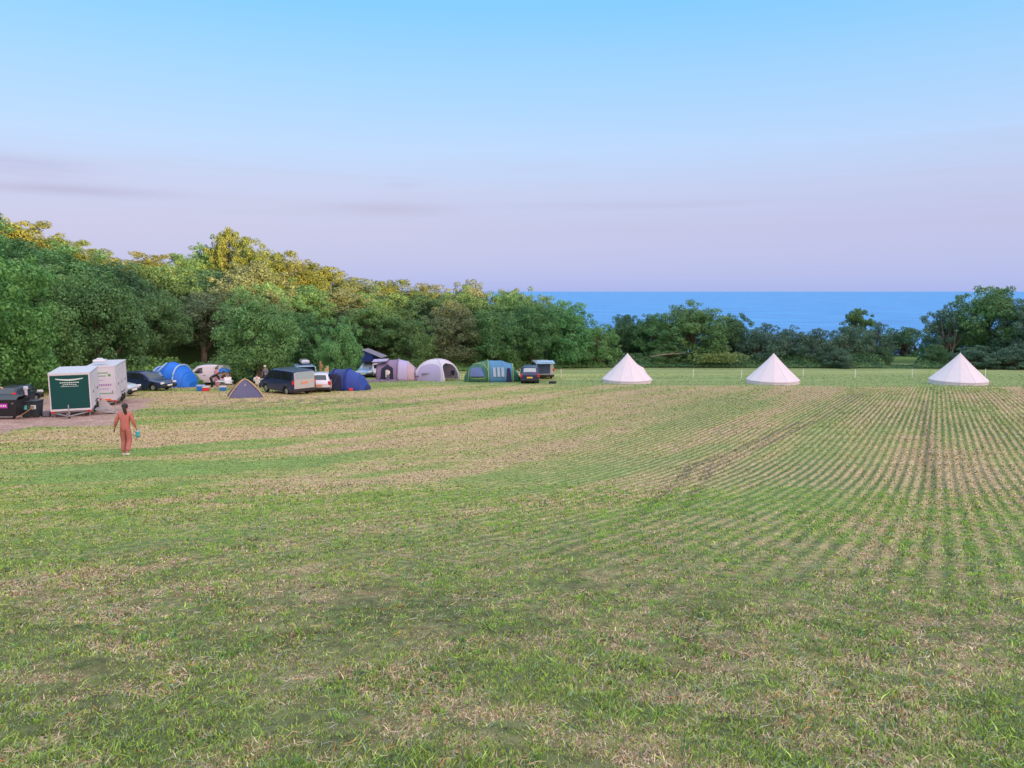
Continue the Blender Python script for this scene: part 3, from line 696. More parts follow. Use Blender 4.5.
for i,(px,d,top,wp,pal) in enumerate([(575,101,318,50,'mid'),(600,101,328,50,'mid'),(622,103,330,50,'dark'),(545,103,316,50,'dark'),(640,101,326,50,'dark'),(672,103,322,50,'dark'),(716,103,324,50,'dark'),(748,101,336,44,'blue'),(806,101,334,50,'dark'),(856,101,332,40,'blue'),(965,101,332,50,'dark'),(1010,101,330,60,'dark')]):
    tree(px,d,top,wp,pal,'bush',i%2,'bush filling the back of the hedge between the larger trees','back row bushes of the hedge',cat='bush',name='hedge_bush')
for a in [(882,92,347,18,'dark','low dark bush at the left side of the grassy gap'),(934,91,344,28,'dark','low bush at the right side of the grassy gap'),(975,89,345,44,'blue','low bush beside the rightmost bell tent peak, right side'),(1012,88,344,50,'blue','low grey green bush at the foot of the right edge trees'),
          (836,91,346,40,'blue','low bush in the hedge foot between middle and right bell tents'),(665,93,343,40,'mid','low bush under the gap left of the big rounded tree')]:
    tree(*a[:5],'bush',0,a[5],'low bushes at the foot of the hedge',cat='bush',name='low_bush')

# ground-level growth: brambles, nettles and long grass along the wood edge and hedge
def undergrowth(name,pts,n,hfun,cols,label,wid,leaf,up=.5,seed=3):
    r=np.random.default_rng(seed);pts=np.array(pts,float);seg=np.linalg.norm(np.diff(pts[:,:2],axis=0),axis=1);cum=np.concatenate([[0],np.cumsum(seg)])
    s=r.uniform(0,cum[-1],n);px=np.interp(s,cum,pts[:,0]);py=np.interp(s,cum,pts[:,1]);wd=np.interp(s,cum,pts[:,2])
    t=np.interp(s,cum,np.gradient(pts[:,0]));tt=np.interp(s,cum,np.gradient(pts[:,1]));L=np.hypot(t,tt);nx,ny=-tt/L,t/L
    o=r.uniform(0,1,n);x=px+nx*o*wd*wid;y=py+ny*o*wd*wid
    hh=hfun(x,y,o)*r.uniform(.15,1,n)**.35
    z=G(x,y)+hh
    P=np.stack([x,y,z],-1);Nr=np.stack([np.zeros(n),-.7*(1-o)-.1,np.full(n,up)],-1)
    a,b=np.array(cols[0]),np.array(cols[1]);f=np.clip(fbm(x*.7,y*.7,seed,3)*1.6-.5+r.normal(0,.2,n),0,1)[:,None]
    V,Q,C=leaves(P,Nr,leaf,(a*(1-f)+b*f)*r.uniform(.7,1.25,n)[:,None],seed)
    me=npmesh(name,V,Q,None,C);o=linkmesh(name,me,MLEAF);tag(o,label,'undergrowth',kind='stuff')
def xy(px,py,w): a=at(px,py);return (a[0],a[1],w)
undergrowth('bramble_bank',[(-60,36,8),(-46,42,8),(-37,49,8),(-31,56,6),(-26,62,3)],34000,lambda x,y,o:.35+1.9*o+1.1*(fbm(x*.4,y*.4,8,3)-.3)*sst(0,.5,o),((.07,.15,.03),(.16,.29,.06)),'bramble and nettle bank rising to the trees on the left behind the bins',1.5,.12)
undergrowth('nettle_strip',[(-28,64,3),(-22,69,3),(-12,78,3),(-4,86,3),(6,90,3),(12,91.5,3)],42000,lambda x,y,o:.2+1.7*sst(0,.7,o)*(fbm(x*.5,y*.5,18,3)+.3),((.06,.14,.035),(.12,.22,.05)),'strip of nettles and long grass along the foot of the wood',1.4,.10,seed=5)
def gapfun(x,y,o):
    pxx=512+F*x/y
    return (.25+1.5*sst(0,.6,o)*(fbm(x*.5,y*.5,28,3)+.25))*(1-.85*sst(882,889,pxx)*sst(922,915,pxx))
undergrowth('hedge_undergrowth',[(12,91.0,4),(25,90.6,4),(40,90,4),(55,88,4),(75,86,4)],40000,gapfun,((.04,.105,.04),(.09,.18,.05)),'rough growth of nettles and brambles along the foot of the hedge',1,.10,seed=6)
def weeds():
    r=np.random.default_rng(4);n=2600;x0,y0,_=W(718,352,91.2);x=r.normal(x0,1.5,n);y=r.normal(y0-.6,.35,n);z=G(x,y)+r.uniform(.7,1.9,n)*(.7+.5*fbm(x*1.4,y,2))
    V,Q,C=leaves(np.stack([x,y,z],-1),np.tile([0,-.5,.6],(n,1)),.075,np.array([.13,.20,.05])*r.uniform(.6,1.3,n)[:,None],9)
    tag(linkmesh('yellow_weeds',npmesh('yellow_weeds',V,Q,None,C),MLEAF),'patch of tall yellow flowering weeds below the big rounded tree','weeds',kind='stuff')
weeds()
# ------------------------------------------------------------------ vehicles
def lerp(a,b,t): return a+(b-a)*t
class Car:
    """stations: (x, z0, zbelt, zroof, w_low, w_roof); forward is local +X"""
    def __init__(s,st): s.st=st
    def sect(s,x):
        st=s.st
        for a,b in zip(st[:-1],st[1:]):
            if a[0]<=x<=b[0]:
                t=(x-a[0])/(b[0]-a[0] or 1);return [lerp(a[i],b[i],t) for i in range(1,6)]
        return list(st[0][1:]) if x<st[0][0] else list(st[-1][1:])
    def side(s,x,t,sgn,off=0):
        z0,zb,zr,w,wr=s.sect(x);return (x,sgn*(lerp(w*.985,wr,t)+off),lerp(zb,zr,t)+off*.3)
    def top(s,x,u,off=0):
        z0,zb,zr,w,wr=s.sect(x);return (x,u*wr,zr+off+.03*(1-u*u))
    def body(s,m,root,arch=()):
        mb=MB();rows=[]
        xs=sorted(set([q[0] for q in s.st]+list(np.linspace(s.st[0][0],s.st[-1][0],28))))
        for x in xs:
            z0,zb,zr,w,wr=s.sect(x);zl=z0
            for ax,ar in arch:
                if abs(x-ax)<ar: zl=max(zl,z0*0+.30+math.sqrt(ar*ar-(x-ax)**2))
            zl=min(zl,zb-.05)
            half=[(w*.93,zl),(w,min(zl+.12,zb-.03)),(w*1.01,lerp(zl,zb,.6)),(w*.985,zb),(lerp(w*.985,wr,.9),lerp(zb,zr,.9)),(wr*.86,zr+.012),(0,zr+.03)]
            r=[(x,y,z) for y,z in half]+[(x,-y,z) for y,z in half[-2::-1]];rows.append(r)
        mb.grid(rows,closed=True)
        n=len(rows[0]);mb.f.append(tuple(range(n)));mb.f.append(tuple(len(mb.v)-n+k for k in range(n))[::-1])
        o=mb.build('body',m,root,smooth=True)
        try:
            o.data.set_sharp_from_angle(angle=math.radians(32))
        except Exception: pass
        return o
    def glass_side(s,x0,x1,t0,t1,m,root,name='side_window',slant0=0,slant1=0,sides=(1,-1)):
        for sg in sides:
            mb=MB();P=[]
            for i in range(7):
                row=[]
                for j in range(4):
                    t=lerp(t0,t1,j/3);x=lerp(x0+slant0*j/3,x1-slant1*j/3,i/6);row.append(s.side(x,t,sg,.008))
                P.append(row)
            mb.grid(P).build(name,m,root)
    def glass_top(s,x0,x1,u,m,root,name):
        mb=MB();mb.grid([[s.top(lerp(x0,x1,i/5),lerp(-u,u,j/6),.012) for j in range(7)] for i in range(6)]).build(name,m,root)
def wheel(root,x,y,r,wd=.2):
    sg=1 if y>0 else -1
    t=MB().ring((x,y-sg*wd*.5,r),(0,1,0),r-.09,.095,24,8).build('wheel',M['rubber'],root,smooth=True)
    mb=MB().cyl((x,y-sg*.12,r),(x,y-sg*.03,r),r*.62,20);mb.build('rim',M['steel'],t)
def lights(root,L,w,zf,zr,m_front=True):
    for sg in(1,-1):
        MB().box((L[1]-.06,sg*(w-.20),zf),(.12,.34,.15),bev=.03).build('headlight',M['lamp_clear'],root)
        MB().box((L[0]+.05,sg*(w-.10),zr),(.12,.20,.30),bev=.03).build('tail_light',M['lamp_red'],root)
        MB().box((L[2],sg*(w+.10),zr+.15),(.10,.18,.13),bev=.03).build('wing_mirror',M['black_plastic'],root)
def plate(root,x,z,m,w=.52): MB().box((x,0,z),(.03,w,.12)).build('number_plate',M[m],root)
def bumpers(root,x0,x1,w,m='black_plastic'):
    MB().box((x0,0,.42),(.14,2*w-.06,.22),bev=.05).build('bumper',M[m],root)
    MB().box((x1,0,.40),(.14,2*w-.06,.24),bev=.05).build('bumper',M[m],root)
def root_at(name,px,py,yaw,label,cat,group=None,d=None):
    if d is None: x,y=at(px,py)
    else: x,y,_=W(px,py,d)
    return empty(name,(x,y,g1(x,y)),math.radians(yaw),label,cat,group)
def hatch(px,py,yaw,paint,label,L=4.2,w=.88,h=1.46,name='parked_car',d=None,rear_plate='plate_yellow',estate=False,glass='glass_dark'):
    r=root_at(name,px,py,yaw,label,'car',d=d);a=-L/2;b=L/2;zb=h*.62
    st=[(a,.45,zb-.15,zb-.14,w*.86,w*.80),(a+.08,.32,zb-.02,zb,w*.95,w*.80),(a+(.35 if estate else .62),.25,zb+.02,h-.05,w,w*.72),(a+1.2,.22,zb,h,w,w*.74),(a+2.1,.22,zb-.02,h-.01,w,w*.74),
        (b-1.75,.22,zb-.04,h-.10,w,w*.74),(b-1.05,.22,zb-.05,zb-.01,w,w*.86),(b-.35,.25,zb-.18,zb-.14,w*.95,w*.82),(b-.02,.38,zb-.36,zb-.32,w*.78,w*.66)]
    c=Car(st);wx=(a+.82,b-.85);c.body(M[paint],r,[(wx[0],.37),(wx[1],.37)])
    c.glass_side(a+.55,a+1.25,.12,.88,M[glass],r,slant0=.12);c.glass_side(a+1.32,a+2.15,.10,.90,M[glass],r);c.glass_side(a+2.22,b-1.4,.10,.88,M[glass],r,slant1=.42)
    c.glass_top(a+(.14 if estate else .2),a+(.30 if estate else .55),.82,M[glass],r,'rear_window')
    c.glass_top(b-1.62,b-1.12,.84,M[glass],r,'windscreen')
    for x in wx:
        for sg in(1,-1): wheel(r,x,sg*w*.93,.32)
    lights(r,(a,b-.02,b-1.35),w,.66,.82);bumpers(r,a+.03,b-.03,w,'black_plastic');plate(r,a-.03,.66,rear_plate);plate(r,b+.05,.48,'plate_white')
    for sg in(1,-1):
        for x in(a+1.5,a+2.5): MB().box((x,sg*(w*1.01+.012),zb-.10),(.18,.03,.03)).build('door_handle',M['black_plastic'],r)
    return r,c
def van(px,py,yaw,paint,label,L=4.9,w=.96,h=1.95,name='parked_van',d=None,rear_m=None,glass='glass_dark',rear_open=False,panelled=False,rear_plate='plate_yellow'):
    r=root_at(name,px,py,yaw,label,'van',d=d);a=-L/2;b=L/2;zb=h*.56
    st=[(a,.42,zb,h-.12,w*.97,w*.84),(a+.10,.30,zb,h-.02,w,w*.86),(a+1.5,.28,zb,h,w,w*.87),(b-2.0,.28,zb,h-.02,w,w*.86),(b-1.45,.28,zb-.02,h-.14,w,w*.82),(b-.72,.28,zb-.03,zb+.03,w*.98,w*.84),(b-.15,.30,zb-.22,zb-.17,w*.92,w*.76),(b,.42,zb-.42,zb-.38,w*.78,w*.65)]
    c=Car(st);wx=(a+.98,b-.92);c.body(M[paint],r,[(wx[0],.40),(wx[1],.40)])
    if not panelled: c.glass_side(a+.25,a+1.55,.14,.82,M[glass],r);c.glass_side(a+1.68,b-2.05,.14,.82,M[glass],r)
    c.glass_side(b-1.95,b-1.05,.14,.80,M[glass],r,slant1=.52)
    c.glass_top(b-1.36,b-.78,.86,M[glass],r,'windscreen')
    if rear_open:
        MB().box((a-.012,.12,1.12),(.03,w*1.35,h-.75)).build('load_bay_shade',M['tent_slate'],r)  # flat slate panel painting in the shaded load bay
        R_=Matrix.Rotation(math.radians(-8),3,'Y');t=MB().box((a-.60,0,h+.06),(1.25,w*1.7,.06),R_,bev=.02).build('tailgate',M['pale_blue_paint'],r)
        MB().box((a-.65,0,h+.115),(.7,w*1.3,.02),R_).build('rear_window',M['glass_pale'],t)
        for sg in(1,-1): MB().cyl((a,sg*w*.8,h-.25),(a-.75,sg*w*.8,h+.02),.015,6).build('gas_strut',M['steel'],r)
    else:
        t=MB().box((a-.022,0,1.12),(.05,w*1.72,h-.72),bev=.02).build('tailgate',M[rear_m or paint],r)
        MB().box((a-.056,0,1.50),(.02,w*1.5,.50),bev=.008).build('rear_window',M['glass_pale' if rear_m else glass],t)
        plate(r,a-.06,.98,rear_plate)
    for x in wx:
        for sg in(1,-1): wheel(r,x,sg*w*.93,.34)
    lights(r,(a,b,b-1.2),w,.72,1.0);bumpers(r,a+.02,b-.03,w)
    for sg in(1,-1): MB().box((b-2.1,sg*(w*1.01+.012),zb-.08),(.2,.03,.035)).build('door_handle',M['black_plastic'],r)
    return r,c
hatch(147,388,-14,'navy_paint','dark navy hatchback parked beside the big bright blue dome tent',L=4.1,d=57)
hatch(107,391,-8,'silver_paint','silver car whose bonnet pokes out from behind the white toilet trailer',L=4.1,d=51)
hatch(19,404,97,'dark_paint','dark blue car roof showing above the black rubbish container',L=3.2,w=.68,h=1.22,d=43,glass='glass_dark')
van(207,386,193,'white_paint','white van parked behind the campers between the blue dome tent and small purple tent',panelled=True,L=4.2,h=1.80,d=65)
van(287,393,138,'navy_paint','dark navy camper van with pale reflecting tailgate beside the small purple tent',rear_m='silver_paint',rear_plate='plate_orange',L=4.7,h=1.86)  # silver tailgate colour stands in for its bright reflection
van(304,389,112,'pale_blue_paint','pale blue people carrier with a roof box, half hidden behind the navy van',d=66,h=1.78,L=4.6)
x,y,_=W(305,380,65.6);rb=empty('roof_box',(x,y,g1(x,y)+1.83),math.radians(112),'pale grey roof box strapped on the pale blue people carrier','roof box')
MB().box((0,0,.20),(1.7,.78,.34),bev=.12).build('box_shell',M['silver_paint'],rb);MB().box((0,0,.015),(1.2,1.0,.04)).build('roof_bar',M['black_plastic'],rb)
hatch(320.5,391,101,'white_paint','white hatchback seen from behind, beside the open navy blue tent',L=4.0,rear_plate='plate_orange')
hatch(530,382,88,'navy_paint','dark hatchback seen from behind, right of the green tunnel tent',L=4.3,h=1.6,estate=True,glass='glass_pale')
van(541,381,97,'silver_paint','silver van with raised tailgate parked beyond the dark hatchback',rear_open=True,d=74,L=4.6,h=1.75)
hatch(370,380,-97,'pale_blue_paint','pale blue car facing the camera with a dark roof tent on top',d=75.5,glass='glass_pale',h=1.45,L=4.2)
x,y,_=W(371,380,75.5);rt=empty('roof_tent',(x,y,g1(x,y)+1.52),math.radians(-97),'dark navy roof tent on the pale blue car, lid sloping down rightwards','roof tent')
MB().box((0,0,.06),(2.2,1.3,.10),bev=.03).build('base_tray',M['black_plastic'],rt)
MB().add([(1.0,-.8,.12),(1.0,.62,.12),(1.0,.5,.80),(1.0,-.55,1.20),(1.0,-.8,1.05),(-1.0,-.8,.12),(-1.0,.62,.12),(-1.0,.5,.80),(-1.0,-.55,1.20),(-1.0,-.8,1.05)],[(0,1,2,3,4),(9,8,7,6,5),(0,5,6,1),(1,6,7,2),(2,7,8,3),(3,8,9,4),(4,9,5,0)]).build('tent_fabric',M['tent_navy'],rt)
MB().box((0,.45,.88),(2.15,2.2,.05),Matrix.Rotation(math.radians(-21),3,'X'),bev=.015).build('lid',M['grey_cloth'],rt)
hatch(379,379,-70,'white_paint','white car nose showing between the raised roof camper and the mauve tent',L=3.9,d=75,h=1.4)

# ------------------------------------------------------------------ tents
def fabric(rows,name,m,parent,closed=False,th=.012,smooth=True):
    return MB().grid(rows,closed).build(name,m,parent,smooth=smooth,solid=th)
def bell(px,py,wpx,label,rot,door=80):
    x,y=at(px,py);R=wpx/2/F*y*1.02;s=R/2.5
    o=empty('bell_tent',(x,y,g1(x,y)),rot,label,'bell tent','white bell tents in a row across the field')
    n=12;rows=[]
    for k,(r_,z) in enumerate([(2.54,.40),(2.02,.89),(1.48,1.41),(.98,1.91),(.52,2.40),(.20,2.77),(.035,2.98)]):
        rows.append([((r_*s*(1 if i%2==0 else (.972+.004*k)))*math.cos(math.pi*i/n),(r_*s*(1 if i%2==0 else (.972+.004*k)))*math.sin(math.pi*i/n),z*s) for i in range(2*n)])
    fabric(rows,'roof_canvas',M['canvas'],o,True,smooth=False)
    w_=[[(2.50*s*(1 if i%2==0 else .975)*math.cos(math.pi*i/n)*q,2.50*s*(1 if i%2==0 else .975)*math.sin(math.pi*i/n)*q,z) for i in range(2*n)] for z,q in((-.12,1.0),(.2*s,1.005),(.43*s,1.0))]
    fabric(w_,'wall',M['canvas'],o,True,smooth=False)
    hem=[[(2.56*s*math.cos(math.pi*i/n),2.56*s*math.sin(math.pi*i/n),z*s) for i in range(2*n)] for z in(.33,.41)]
    fabric(hem,'valance',M['canvas_seam'],o,True,smooth=False)
    MB().tube([(0,0,2.9*s),(0,0,3.05*s)],[.05,.02],10).build('pole_cap',M['canvas_seam'],o)
    for i in range(0,2*n,2):
        a=math.pi*i/n;c_,s_=math.cos(a),math.sin(a)
        MB().tube([(r_*s*c_,r_*s*s_,z*s+.012) for r_,z in[(2.54,.40),(2.02,.89),(1.48,1.41),(.98,1.91),(.52,2.40),(.2,2.77)]],.014,5).build('seam',M['canvas_seam'],o)
        gx,gy=3.5*s*c_,3.5*s*s_
        if i%4==0:
            wx=x+gx*math.cos(rot)-gy*math.sin(rot);wy=y+gx*math.sin(rot)+gy*math.cos(rot);gz=g1(wx,wy)-o.location.z
            g=MB().tube([(2.54*s*c_,2.54*s*s_,.42*s),(gx,gy,gz+.02)],.005,5).build('guy_rope',M['rope'],o)
            MB().tube([(gx,gy,gz+.12),(gx+.03*c_,gy+.03*s_,gz-.1)],.012,5).build('peg',M['steel'],g)
    a=math.radians(door)-rot
    d=Vector((math.cos(a),math.sin(a),0));t=Vector((-d.y,d.x,0));p=lambda r_,u,z:tuple(d*r_*s+t*u*s+Vector((0,0,z*s)))
    MB().add([p(2.52,-.45,.02),p(2.52,.45,.02),p(1.72,0,1.50),p(1.0,0,1.89),p(1.9,-.55,.75),p(1.9,.55,.75)],[(0,1,2),(0,2,4),(1,5,2),(4,2,3),(5,3,2)]).build('door_canopy',M['canvas'],o,solid=.01)
bell(627,382.5,48,'leftmost bell tent, white, smallest of the three, nearest the parked cars',.1,8)
bell(772.5,383.5,49.5,'middle bell tent, white with faint pink and blue panels',.22)
bell(958,384,51,'rightmost bell tent, white, the largest, standing where the crop rows end',.05)

def dome(px,py,a,b,h,yaw,mm,label,name='dome_tent',d=None,door=None,pole=None,badge=False,win=None,group=None,pw=1.8,zexp=.62,side_m=None):
    o=root_at(name,px,py,yaw,label,'tent',group,d)
    def P(u,v):
        r=max(abs(u),abs(v))+1e-9;m_=min(abs(u),abs(v))/r
        z=h*(max(0,1-r**pw))**zexp;slump=1-.13*(1-m_**2)*math.sin(math.pi*min(1,r))
        k=(1-.12*(1-m_))  # hem pulled in between corners
        return (a*u*slump*lerp(1,k,r),b*v*slump*lerp(1,k,r),z-.02)
    n=22;us=[math.sin(math.pi/2*t) for t in np.linspace(-1,1,n+1)]
    quad={'front':([],),'x':([],)}
    pn=[MB() for _ in range(4)]
    for i in range(n):
        for j in range(n):
            u0,u1,v0,v1=us[i],us[i+1],us[j],us[j+1];uc,vc=(u0+u1)/2,(v0+v1)/2
            k=(0 if vc<0 else 1) if abs(vc)>=abs(uc) else (2 if uc<0 else 3)
            pn[k].add([P(u0,v0),P(u1,v0),P(u1,v1),P(u0,v1)],[(0,1,2,3)])
    for k in range(4): pn[k].build('panel',M[mm if k<2 else (side_m or mm)],o,smooth=False,solid=.01)
    for s1 in(1,-1):
        pts=[P(t,t*s1) for t in us];pts=[(x_,y_,z_+.03) for x_,y_,z_ in pts]
        MB().tube(pts,.035,7).build('pole_sleeve',M[pole or mm],o,smooth=True)
    def onface(pts,off,nm,m):   # polygon on the -v (front) face, given in (u, r)
        v=[]
        for u,r in pts:
            x_,y_,z_=P(u*r,-r);v.append((x_,y_-off,z_+off*.5))
        n_=len(v);MB().add(v,[tuple(range(n_))]).build(nm,M[m],o,solid=.006)
    if door: onface([(-.42,.99),(.40,.99),(.36,.8),(.20,.55),(0,.45),(-.2,.55),(-.38,.8)],.06,'doorway',door)
    if badge: onface([(-.16,.52),(.02,.36),(.16,.52),(.02,.46)],.05,'badge','tent_pink_grey')
    return o,P,onface
dome(245.5,397,1.14,.95,1.24,22,'tent_purple','small purple dome tent with yellowish poles standing left of the navy van',pole='wood_pale',badge=True,side_m='tent_slate',pw=1.25,zexp=.80)
def tunnel(px,py,yaw,rings,m_list,label,name='tunnel_tent',d=None,arch_m=None,ends=(None,None),cat='tent',group=None,poles=None):
    """rings: (x, halfwidth, height); fabric bays between consecutive arches, long axis is local X"""
    o=root_at(name,px,py,yaw,label,cat,group,d)
    def ring(x,w_,h_): return [(x,w_*math.copysign(abs(math.cos(t))**.80,math.cos(t)),h_*abs(math.sin(t))**.80-.03) for t in np.linspace(0,math.pi,21)]
    for k,(a,b) in enumerate(zip(rings[:-1],rings[1:])):
        rows=[]
        for i in range(6):
            t=i/5;sag=1-.012*math.sin(math.pi*t);rows.append(ring(lerp(a[0],b[0],t),lerp(a[1],b[1],t)*sag,lerp(a[2],b[2],t)*sag))
        fabric(rows,'canopy_bay',M[m_list[k%len(m_list)]],o)
    for k,a in enumerate(rings):
        if a[2]>.4 and (poles is None or k in poles): MB().tube([(p_[0],p_[1]*1.01,p_[2]*1.01+.02) for p_ in ring(*a)],.075 if arch_m=='tent_blue_light' else .05,7).build('arch_pole',M[arch_m or m_list[0]],o,smooth=True)
    for a,m in((rings[0],ends[0]),(rings[-1],ends[1])):
        if m and a[2]>.3:
            v=ring(*a);MB().add(v,[tuple(range(len(v)))]).build('end_panel',M[m],o,solid=.008)
    return o,ring
def panel(o,pts,m,name,th=.01): return MB().add(pts,[tuple(range(len(pts)))]).build(name,M[m],o,solid=th)
def fpanel(o,ring_spec,off,u0,u1,z0,z1,m,name):  # flat rounded panel on an end wall at x=off
    pts=[];hw=(u1-u0)/2;c=(u0+u1)/2
    for t in np.linspace(0,math.pi,11): pts.append((off,c+hw*math.cos(t),z0+(z1-z0)*(.55+.45*math.sin(t))))
    pts+=[(off,u0,z0),(off,u1,z0)];return panel(o,pts,m,name)
# big bright blue dome tent, long axis across the view, striped by pale poles
o,rg=tunnel(174,387,-8,[(-1.95,.6,.25),(-1.7,1.0,1.0),(-1.1,1.4,1.68),(-.1,1.6,2.12),(.8,1.5,1.85),(1.45,1.2,1.25),(1.85,.8,.35)],['tent_blue'],'big bright blue dome tent with pale blue poles beside the dark navy hatchback','dome_tent',arch_m='tent_blue_light',poles=(2,4),ends=('tent_blue','tent_blue'))
panel(o,[(-.75,-1.53,.12),(.30,-1.66,.12),(.15,-1.53,1.05),(-.25,-1.42,1.45),(-.60,-1.48,1.05)],'tent_blue_light','doorway')
panel(o,[(-.55,-1.56,.15),(.05,-1.68,.15),(-.05,-1.56,.95),(-.35,-1.50,1.1)],'tent_slate','door_gap_shade')  # slate panel laid on for the shade seen through the door
for s_ in(-1,1): MB().tube([(-1.25+.2*s_,-1.38,.1),(-.55+.1*s_,-1.35,1.40),(0.0,-.75,2.12)],.045,7).build('pole_sleeve',M['tent_blue_light'],o,smooth=True)
# navy tent
o,rg=tunnel(348,390,-6,[(-1.55,.95,1.35),(-1.0,1.25,1.62),(.1,1.25,1.68),(1.15,1.1,1.15),(1.6,.8,.35)],['tent_navy','tent_navy','tent_navy_mid','tent_navy_mid'],'navy blue tent with dark open door right of the white hatchback','dome_tent',ends=('tent_navy','tent_navy'),poles=(1,2))
panel(o,[(-1.15,-1.28,.05),(-.15,-1.36,.05),(-.20,-1.16,1.15),(-.45,-1.0,1.42),(-1.0,-1.05,1.3)],'tent_inside_shade','doorway')
MB().tube([(-1.05,-1.42,0),(-.35,-1.12,1.38)],.02,5).build('door_piping',M['tent_slate'],o)
# mauve tent with awning
o,rg=tunnel(398,380,3,[(-1.9,1.5,1.62),(-.9,1.65,1.92),(.1,1.7,2.0),(1.0,1.55,1.80),(1.7,1.2,1.15),(2.1,.8,.4)],['tent_mauve','tent_mauve','tent_lilac','tent_pink_grey'],'mauve and lilac tunnel tent with an open porch and awning',arch_m='tent_mauve',ends=('tent_mauve','tent_mauve'),poles=(1,2,4))
panel(o,[(-1.5,-1.66,.05),(-.25,-1.80,.05),(-.30,-1.55,1.30),(-.8,-1.35,1.62),(-1.35,-1.45,1.25)],'tent_inside_shade','doorway')
MB().grid([[(-2.3,-1.0,1.80),(-.9,-1.3,1.92)],[(-2.2,-.2,2.0),(-.8,-.2,2.05)]]).build('awning',M['tent_lilac'],o,solid=.02)
panel(o,[(-.95,-1.9,.5),(-.75,-1.9,.5),(-.77,-1.9,1.15),(-.93,-1.9,1.15)],'white_cloth','pale_door_flap')
for k,(a_,b_) in enumerate(((-2.6,-1.5),(-1.45,.1))):
    mb=MB().tube([(a_,-2.0,.12),(b_,-2.1,.12)],.16,8);mb.build('rolled_windbreak',M['tent_mauve'],o)
# white dome shelter
def shelter(px,py,yaw,a,h,label):
    o=root_at('dome_shelter',px,py,yaw,label,'event shelter')
    n=64
    def P(u,v):
        r=max(abs(u),abs(v));z=h*(max(0,1-(r)**2.3))**.55;m_=min(abs(u),abs(v))/(r+1e-9)
        return (a*u*lerp(1,.97,1-m_),a*v*lerp(1,.97,1-m_),z)
    us=[math.sin(math.pi/2*t) for t in np.linspace(-1,1,n+1)];mb=MB();walls={0:MB(),1:MB(),2:MB()}
    for i in range(n):
        for j in range(n):
            u0,u1,v0,v1=us[i],us[i+1],us[j],us[j+1];uc,vc=(u0+u1)/2,(v0+v1)/2;R_=max(abs(uc),abs(vc));w_=min(abs(uc),abs(vc))
            # arched side openings between the legs
            arch=.80*math.sqrt(max(0,1-((1-R_)/.40)**2)) if R_>.6 else 0
            if w_<arch:
                if uc>0 and abs(uc)>=abs(vc): continue
                k=0 if (vc<0 and abs(vc)>abs(uc)) else (1 if abs(uc)>=abs(vc) else 2)
                walls[k].add([P(u0,v0),P(u1,v0),P(u1,v1),P(u0,v1)],[(0,1,2,3)])
            else: mb.add([P(u0,v0),P(u1,v0),P(u1,v1),P(u0,v1)],[(0,1,2,3)])
    mb.build('canopy',M['tent_white'],o,solid=.02)
    walls[0].build('side_wall',M['tent_lilac'],o,solid=.008);walls[1].build('side_wall',M['tent_lilac'],o,solid=.008);walls[2].build('side_wall',M['tent_lilac'],o,solid=.008)
    for s1 in(1,-1): MB().tube([(p_[0],p_[1],p_[2]+.03) for p_ in [P(t,t*s1) for t in us]],.035,7).build('arch_pole',M['tent_white'],o,smooth=True)
    return o
shelter(437,380,-24,1.62,1.98,'white dome shelter open on its right side, between the mauve and green tents')
# green tunnel tent
o,rg=tunnel(492,381,4,[(-2.6,1.0,.45),(-2.15,1.45,1.35),(-1.4,1.68,1.80),(-.4,1.75,1.98),(.9,1.75,1.95),(1.9,1.5,1.62),(2.6,.9,.45)],['tent_green','tent_green','tent_green','tent_roofblue','tent_roofblue','tent_green'],'long green and blue tunnel tent with big film windows and lime piping',arch_m='tent_lime',ends=('tent_green','tent_green'),poles=(3,5))
panel(o,[(-2.15,-1.62,.62),(-.75,-1.80,.62),(-.85,-1.58,1.25),(-1.1,-1.42,1.45),(-1.9,-1.38,1.42),(-2.1,-1.48,1.2)],'window_film','window')
for i in range(3): panel(o,[(.05+.38*i,-1.80,.60),(.32+.38*i,-1.80,.60),(.26+.38*i,-1.50,1.45),(.02+.38*i,-1.50,1.45)],'window_pale','window')
panel(o,[(1.25,-1.72,.06),(1.75,-1.64,.06),(1.65,-1.35,1.3),(1.35,-1.42,1.4)],'tent_inside_shade','doorway')
MB().tube([(-2.3,-1.62,.12),(-2.2,-1.58,1.2),(-1.8,-1.25,1.75),(-.9,-1.40,1.82),(-.45,-1.65,1.3),(-.4,-1.85,.05)],.04,6).build('piping',M['tent_lime'],o,smooth=True)
MB().tube([(-2.1,-1.74,.5),(-1.4,-1.86,.42),(-.7,-1.84,.5)],.03,6).build('piping',M['tent_lime'],o,smooth=True)
x,y=at(507,381);gs=MB().box((0,0,.12),(.9,.4,.25),bev=.1).build('white_bag',M['white_cloth'],None,loc=(x+.2,y-.5,g1(x,y-.5)));tag(gs,'pale bag lying at the right foot of the green tunnel tent','bag')

